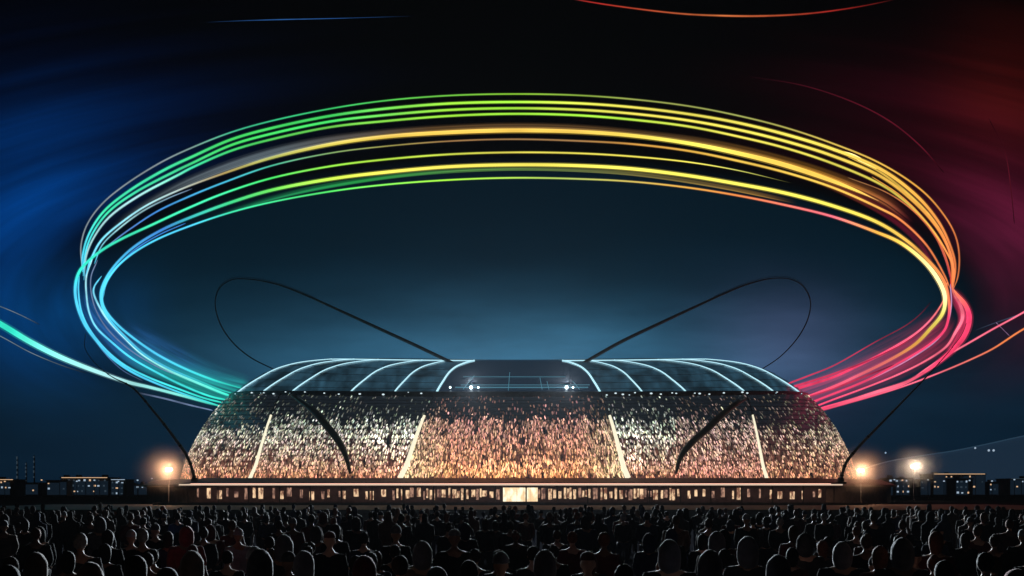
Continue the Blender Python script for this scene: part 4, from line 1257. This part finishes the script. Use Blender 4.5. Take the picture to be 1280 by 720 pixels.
# heads read off the photograph: column, top of the head, kind, colour, jacket
LIST = [(5, 650, 'beanie', 'grey', 'brown'), (52, 641, 'short hair', 'brown', 'black'), (80, 639, 'beanie', 'pale grey', 'red'), (45, 660, 'short hair', 'auburn', 'black'), (125, 646, 'hood', 'grey', 'grey'),
        (100, 666, 'short hair', 'grey', 'charcoal'), (45, 690, 'hood', 'brown', 'brown'), (113, 702, 'hood', 'brown', 'brown'), (164, 662, 'beanie', 'white', 'black'), (178, 661, 'short hair', 'grey', 'black'),
        (194, 654, 'beanie', 'grey', 'black'), (163, 641, 'short hair', 'brown', 'dark red'), (233, 657, 'hood', 'red', 'red'), (240, 688, 'hood', 'brown', 'charcoal'), (209, 709, 'beanie', 'grey', 'black'),
        (290, 650, 'short hair', 'brown', 'dark red'), (298, 660, 'beanie', 'pale grey', 'pale grey'), (318, 683, 'beanie', 'pale grey', 'black'), (222, 641, 'short hair', 'black', 'blue'),
        (325, 686, 'hood', 'grey', 'grey'), (366, 647, 'beanie', 'grey', 'dark red'), (395, 657, 'hood', 'slate', 'charcoal'), (355, 668, 'hood', 'grey', 'charcoal'), (380, 688, 'hood', 'grey', 'charcoal'),
        (412, 664, 'cap', 'dark red', 'black'), (445, 646, 'hood', 'charcoal', 'black'), (456, 694, 'hood', 'red', 'black'), (495, 656, 'beanie', 'grey', 'black'), (568, 661, 'cap', 'grey', 'black'),
        (528, 676, 'hood', 'grey', 'brown'), (546, 708, 'beanie', 'white', 'black'), (626, 689, 'beanie', 'grey', 'charcoal'), (657, 641, 'short hair', 'auburn', 'dark red'), (687, 640, 'beanie', 'brown', 'black'),
        (681, 687, 'hood', 'grey', 'charcoal'), (735, 689, 'cap', 'dark red', 'brown'), (755, 665, 'short hair', 'auburn', 'dark red'), (779, 642, 'short hair', 'grey', 'black'), (845, 644, 'short hair', 'brown', 'brown'),
        (837, 674, 'hood', 'grey', 'black'), (886, 648, 'short hair', 'brown', 'black'), (896, 664, 'hood', 'grey', 'charcoal'), (888, 687, 'hood', 'grey', 'grey'), (935, 670, 'hood', 'grey', 'charcoal'),
        (933, 642, 'beanie', 'pale grey', 'black'), (973, 693, 'hood', 'grey', 'grey'), (1006, 666, 'hood', 'slate', 'charcoal'), (1053, 677, 'hood', 'grey', 'black'), (975, 647, 'short hair', 'grey', 'black'),
        (1030, 641, 'short hair', 'grey', 'black'), (1092, 641, 'short hair', 'brown', 'black'), (1083, 666, 'bun', 'brown', 'black'), (1100, 682, 'long hair', 'auburn', 'dark red'), (1128, 672, 'hood', 'grey', 'black'),
        (1128, 650, 'bun', 'brown', 'black'), (1175, 638, 'long hair', 'brown', 'navy'), (1170, 664, 'long hair', 'auburn', 'dark red'), (1213, 646, 'beanie', 'grey', 'black'), (1222, 657, 'short hair', 'brown', 'dark red'),
        (1262, 649, 'short hair', 'auburn', 'dark red'), (1279, 661, 'beanie', 'pale grey', 'black'), (1272, 711, 'cap', 'red', 'dark red'), (10, 706, 'long hair', 'black', 'black'), (170, 694, 'long hair', 'black', 'navy'),
        (500, 694, 'short hair', 'black', 'black'), (586, 700, 'long hair', 'black', 'black'), (780, 705, 'short hair', 'black', 'navy'), (1180, 700, 'long hair', 'black', 'black'), (1232, 690, 'short hair', 'black', 'black')]
ANCH = [(0, 'at the far left edge'), (50, 'below the left horizon lights'), (108, 'below the bright roofed hall'), (160, 'below the pale windowed block'), (211, 'below the left floodlight'), (245, 'below the left mast'),
        (313, 'below the left outer rib'), (375, 'below the left bay'), (438, 'below the left buttress'), (500, 'below the left inner rib'), (575, 'left of the bright doorway'), (645, 'below the bright doorway'), (715, 'right of the bright doorway'),
        (785, 'below the right inner rib'), (845, 'below the right buttress'), (905, 'below the right bay'), (958, 'below the right outer rib'), (1010, 'below the right facade end'), (1053, 'below the right mast'), (1085, 'below the right floodlight'), (1142, 'below the pale floodlight'),
        (1200, 'below the right horizon lights'), (1275, 'at the far right edge')]
placed = []
ppl = []
for (px, py, kind, hc, jc) in LIST:
    hgt = 1.70 + random.uniform(-.07, .07)
    if kind in ('hood',): hgt += .03
    d = (EYE - hgt - .004) * F / (py - HY)
    x = (px - HX) / F * d
    placed.append((x, d))
    rn = 'nearest row' if py >= 684 else ('second row' if py >= 662 else ('middle rows' if py >= 648 else 'back rows'))
    a_ = min(ANCH, key=lambda q_: abs(q_[0] - px))[1]
    hw = {'short hair': '%s short hair' % hc, 'long hair': '%s long hair' % hc, 'bun': '%s hair bun' % hc, 'hood': '%s hood' % hc, 'beanie': '%s knitted cap' % hc, 'cap': '%s cap' % hc}[kind]
    lab = 'person with %s, %s, %s' % (hw, rn, a_)
    ppl.append([px, x, d, hgt, kind, hc, jc, lab])
from collections import Counter
TOPM = {'short hair': 1.776, 'long hair': 1.78, 'bun': 1.795, 'hood': 1.795, 'beanie': 1.805, 'cap': 1.782}


def describe(px, py, kind, hc):
    rowname = 'nearest row' if py >= 684 else ('second row' if py >= 662 else ('middle rows' if py >= 648 else 'back rows'))
    a_ = min(ANCH, key=lambda q_: abs(q_[0] - px))[1]
    hw = {'short hair': '%s short hair' % hc, 'long hair': '%s long hair' % hc, 'bun': '%s hair bun' % hc, 'hood': '%s hood' % hc, 'beanie': '%s knitted cap' % hc, 'cap': '%s cap' % hc}[kind]
    return 'person with %s, %s, %s' % (hw, rowname, a_)


# the rest of the crowd between and behind them
n_fill = 0
tries = 0
while n_fill < 205 and tries < 40000:
    tries += 1
    d = 10.5 + 27 * random.random() ** .8
    hx = .54 * d
    x = random.uniform(-hx, hx)
    if any((x - a_) ** 2 + (d - b_) ** 2 < .55 ** 2 for a_, b_ in placed): continue
    hgt = random.uniform(1.54, 1.76) if d > 15 else random.uniform(1.50, 1.60)
    px = HX + x / d * F; py = HY + (EYE - hgt) / d * F
    # keep clear the heads read off the photograph
    if any(abs(px - q_[0]) < (15 if d < 20 else 9) and q_[2] > d and py < HY + (EYE - q_[3]) / q_[2] * F + 16 for q_ in ppl): continue
    placed.append((x, d)); n_fill += 1
    kind = random.choices(('short hair', 'long hair', 'hood', 'beanie', 'bun'), (5, 4, 1.5, 1.5, 1))[0]
    hc = random.choice(('black', 'black', 'black', 'brown', 'auburn')) if kind in ('short hair', 'long hair', 'bun') else random.choice(('black', 'black', 'navy', 'charcoal', 'dark red'))
    lab = describe(px, py, kind, hc)
    ppl.append([px, x, d, hgt, kind, hc, random.choice(('black', 'black', 'black', 'navy', 'charcoal', 'dark red')), lab])
cn = Counter(p[7] for p in ppl)
seen = Counter()
ORD = ['leftmost', 'second from left', 'third from left', 'fourth from left', 'fifth from left', 'sixth from left', 'seventh from left', 'eighth from left', 'ninth from left', 'tenth from left', 'rightmost']
for p in sorted(ppl, key=lambda q_: q_[0]):
    px, x, d, hgt, kind, hc, jc, lab = p
    grp = 'people in the crowd'
    if lab is None:
        lab, grp = 'dark figure of a person deep in the crowd, hardly more than a dim head', 'dim people deep in the crowd'
    elif cn[lab] > 1:
        lab += ', ' + ORD[seen[lab]]; seen[p[7]] += 1
    person(x, d, hgt * 1.765 / TOPM[kind], random.uniform(-.25, .25) - x / d * .8, kind, hc, jc, lab, grp, 1.08 if kind == 'hood' else 1.0)
# the back of the crowd, out on the dark plaza: too many to count
def far_figure(i):
    bd = builds[i % 3]
    hs = heads[('short hair', 'hood', 'long hair', 'beanie', 'short hair', 'hood')[i]][i % 2]
    me = remesh('fig', [bd[0], bd[1], bd[2], hs], .062)
    V = np.empty(len(me.vertices) * 3); me.vertices.foreach_get('co', V)
    Fc = [tuple(p.vertices) for p in me.polygons]
    bpy.data.meshes.remove(me)
    return V.reshape(-1, 3), Fc


figs = [far_figure(i) for i in range(6)]
V, Fc, fm = [], [], []
Yd = 26.0
nf = 0
while Yd < 42:
    x = -.57 * Yd
    while x < .57 * Yd:
        x += random.uniform(.6, 2.8)
        yd = Yd + random.uniform(-.4, .4)
        if any((x - a_) ** 2 + (yd - b_) ** 2 < .4 for a_, b_ in placed): continue
        placed.append((x, yd)); nf += 1
        v, f = figs[random.randrange(6)]
        sc = random.uniform(.88, 1.0)
        a_ = random.uniform(-.5, .5); ca, sa = math.cos(a_), math.sin(a_)
        o_ = sum(len(q_) for q_ in V)
        V.append(np.stack([x + (v[:, 0] * ca - v[:, 1] * sa) * sc, yd + (v[:, 0] * sa + v[:, 1] * ca) * sc, v[:, 2] * sc + .004], 1))
        Fc += [tuple(i_ + o_ for i_ in f_) for f_ in f]
        fm += [random.choice((0, 0, 0, 1, 2, 3))] * len(f)
    Yd += random.uniform(.9, 1.3)
o = mesh_obj('far_crowd', np.concatenate(V), Fc, None, None, True, mats=[cloth['black'], cloth['navy'], cloth['charcoal'], cloth['brown']], fmat=fm)
tag(o, 'dense dark back rows of the crowd out on the plaza', 'crowd', kind='stuff')
print('far crowd', nf, len(Fc))

# ------------------------------------------------------------------ night haze
hz = box('haze', -420, 420, -12, 760, -1, 130, None, None)
mh = bpy.data.materials.new('night_haze'); mh.use_nodes = True
t = mh.node_tree; t.nodes.clear()
pv = t.nodes.new('ShaderNodeVolumePrincipled'); pv.inputs['Density'].default_value = HAZE; pv.inputs['Color'].default_value = (.85, .9, 1, 1); pv.inputs['Anisotropy'].default_value = .35
oo = t.nodes.new('ShaderNodeOutputMaterial'); t.links.new(pv.outputs[0], oo.inputs['Volume'])
hz.data.materials.append(mh)
tag(hz, 'thin night haze over the whole plaza', 'haze', kind='stuff')


# mist balls added round each floodlight to give it a halo
def mist(px, py, Y, r, dens, label):
    p = pt(px, py, Y)
    bm = bmesh.new(); bmesh.ops.create_icosphere(bm, subdivisions=3, radius=r)
    me = bpy.data.meshes.new('mist'); bm.to_mesh(me); bm.free()
    o = bpy.data.objects.new('mist', me); COL.objects.link(o); o.location = p - Vector((0, .5, 0))
    o.scale = (1.15, 1.0, .9)
    m = bpy.data.materials.new('mist'); m.use_nodes = True
    t = m.node_tree; t.nodes.clear(); q = G(t)
    co = t.nodes.new('ShaderNodeTexCoord').outputs['Object']
    ln = t.nodes.new('ShaderNodeVectorMath'); ln.operation = 'LENGTH'; t.links.new(co, ln.inputs[0])
    fall = q.m('POWER', q.m('SUBTRACT', 1.0, q.smooth(ln.outputs['Value'], 0.0, r)), 2.5)
    d = q.m('MULTIPLY', q.m('MULTIPLY', fall, q.m('ADD', .6, q.noise(co, .5, 3, .5))), dens)
    pv = t.nodes.new('ShaderNodeVolumePrincipled'); pv.inputs['Color'].default_value = (.9, .9, .9, 1)
    t.links.new(d, pv.inputs['Density'])
    oo = t.nodes.new('ShaderNodeOutputMaterial'); t.links.new(pv.outputs[0], oo.inputs['Volume'])
    me.materials.append(m)
    tag(o, label, 'mist', kind='stuff')


mist(211, 587, 162, 6.5, .19, 'added mist ball giving the left orange floodlight its halo')
mist(1076, 588, 162, 6.5, .19, 'added mist ball giving the right orange floodlight its halo')
mist(1142, 583, 210, 7.5, .14, 'added mist ball giving the lone pale floodlight its halo')
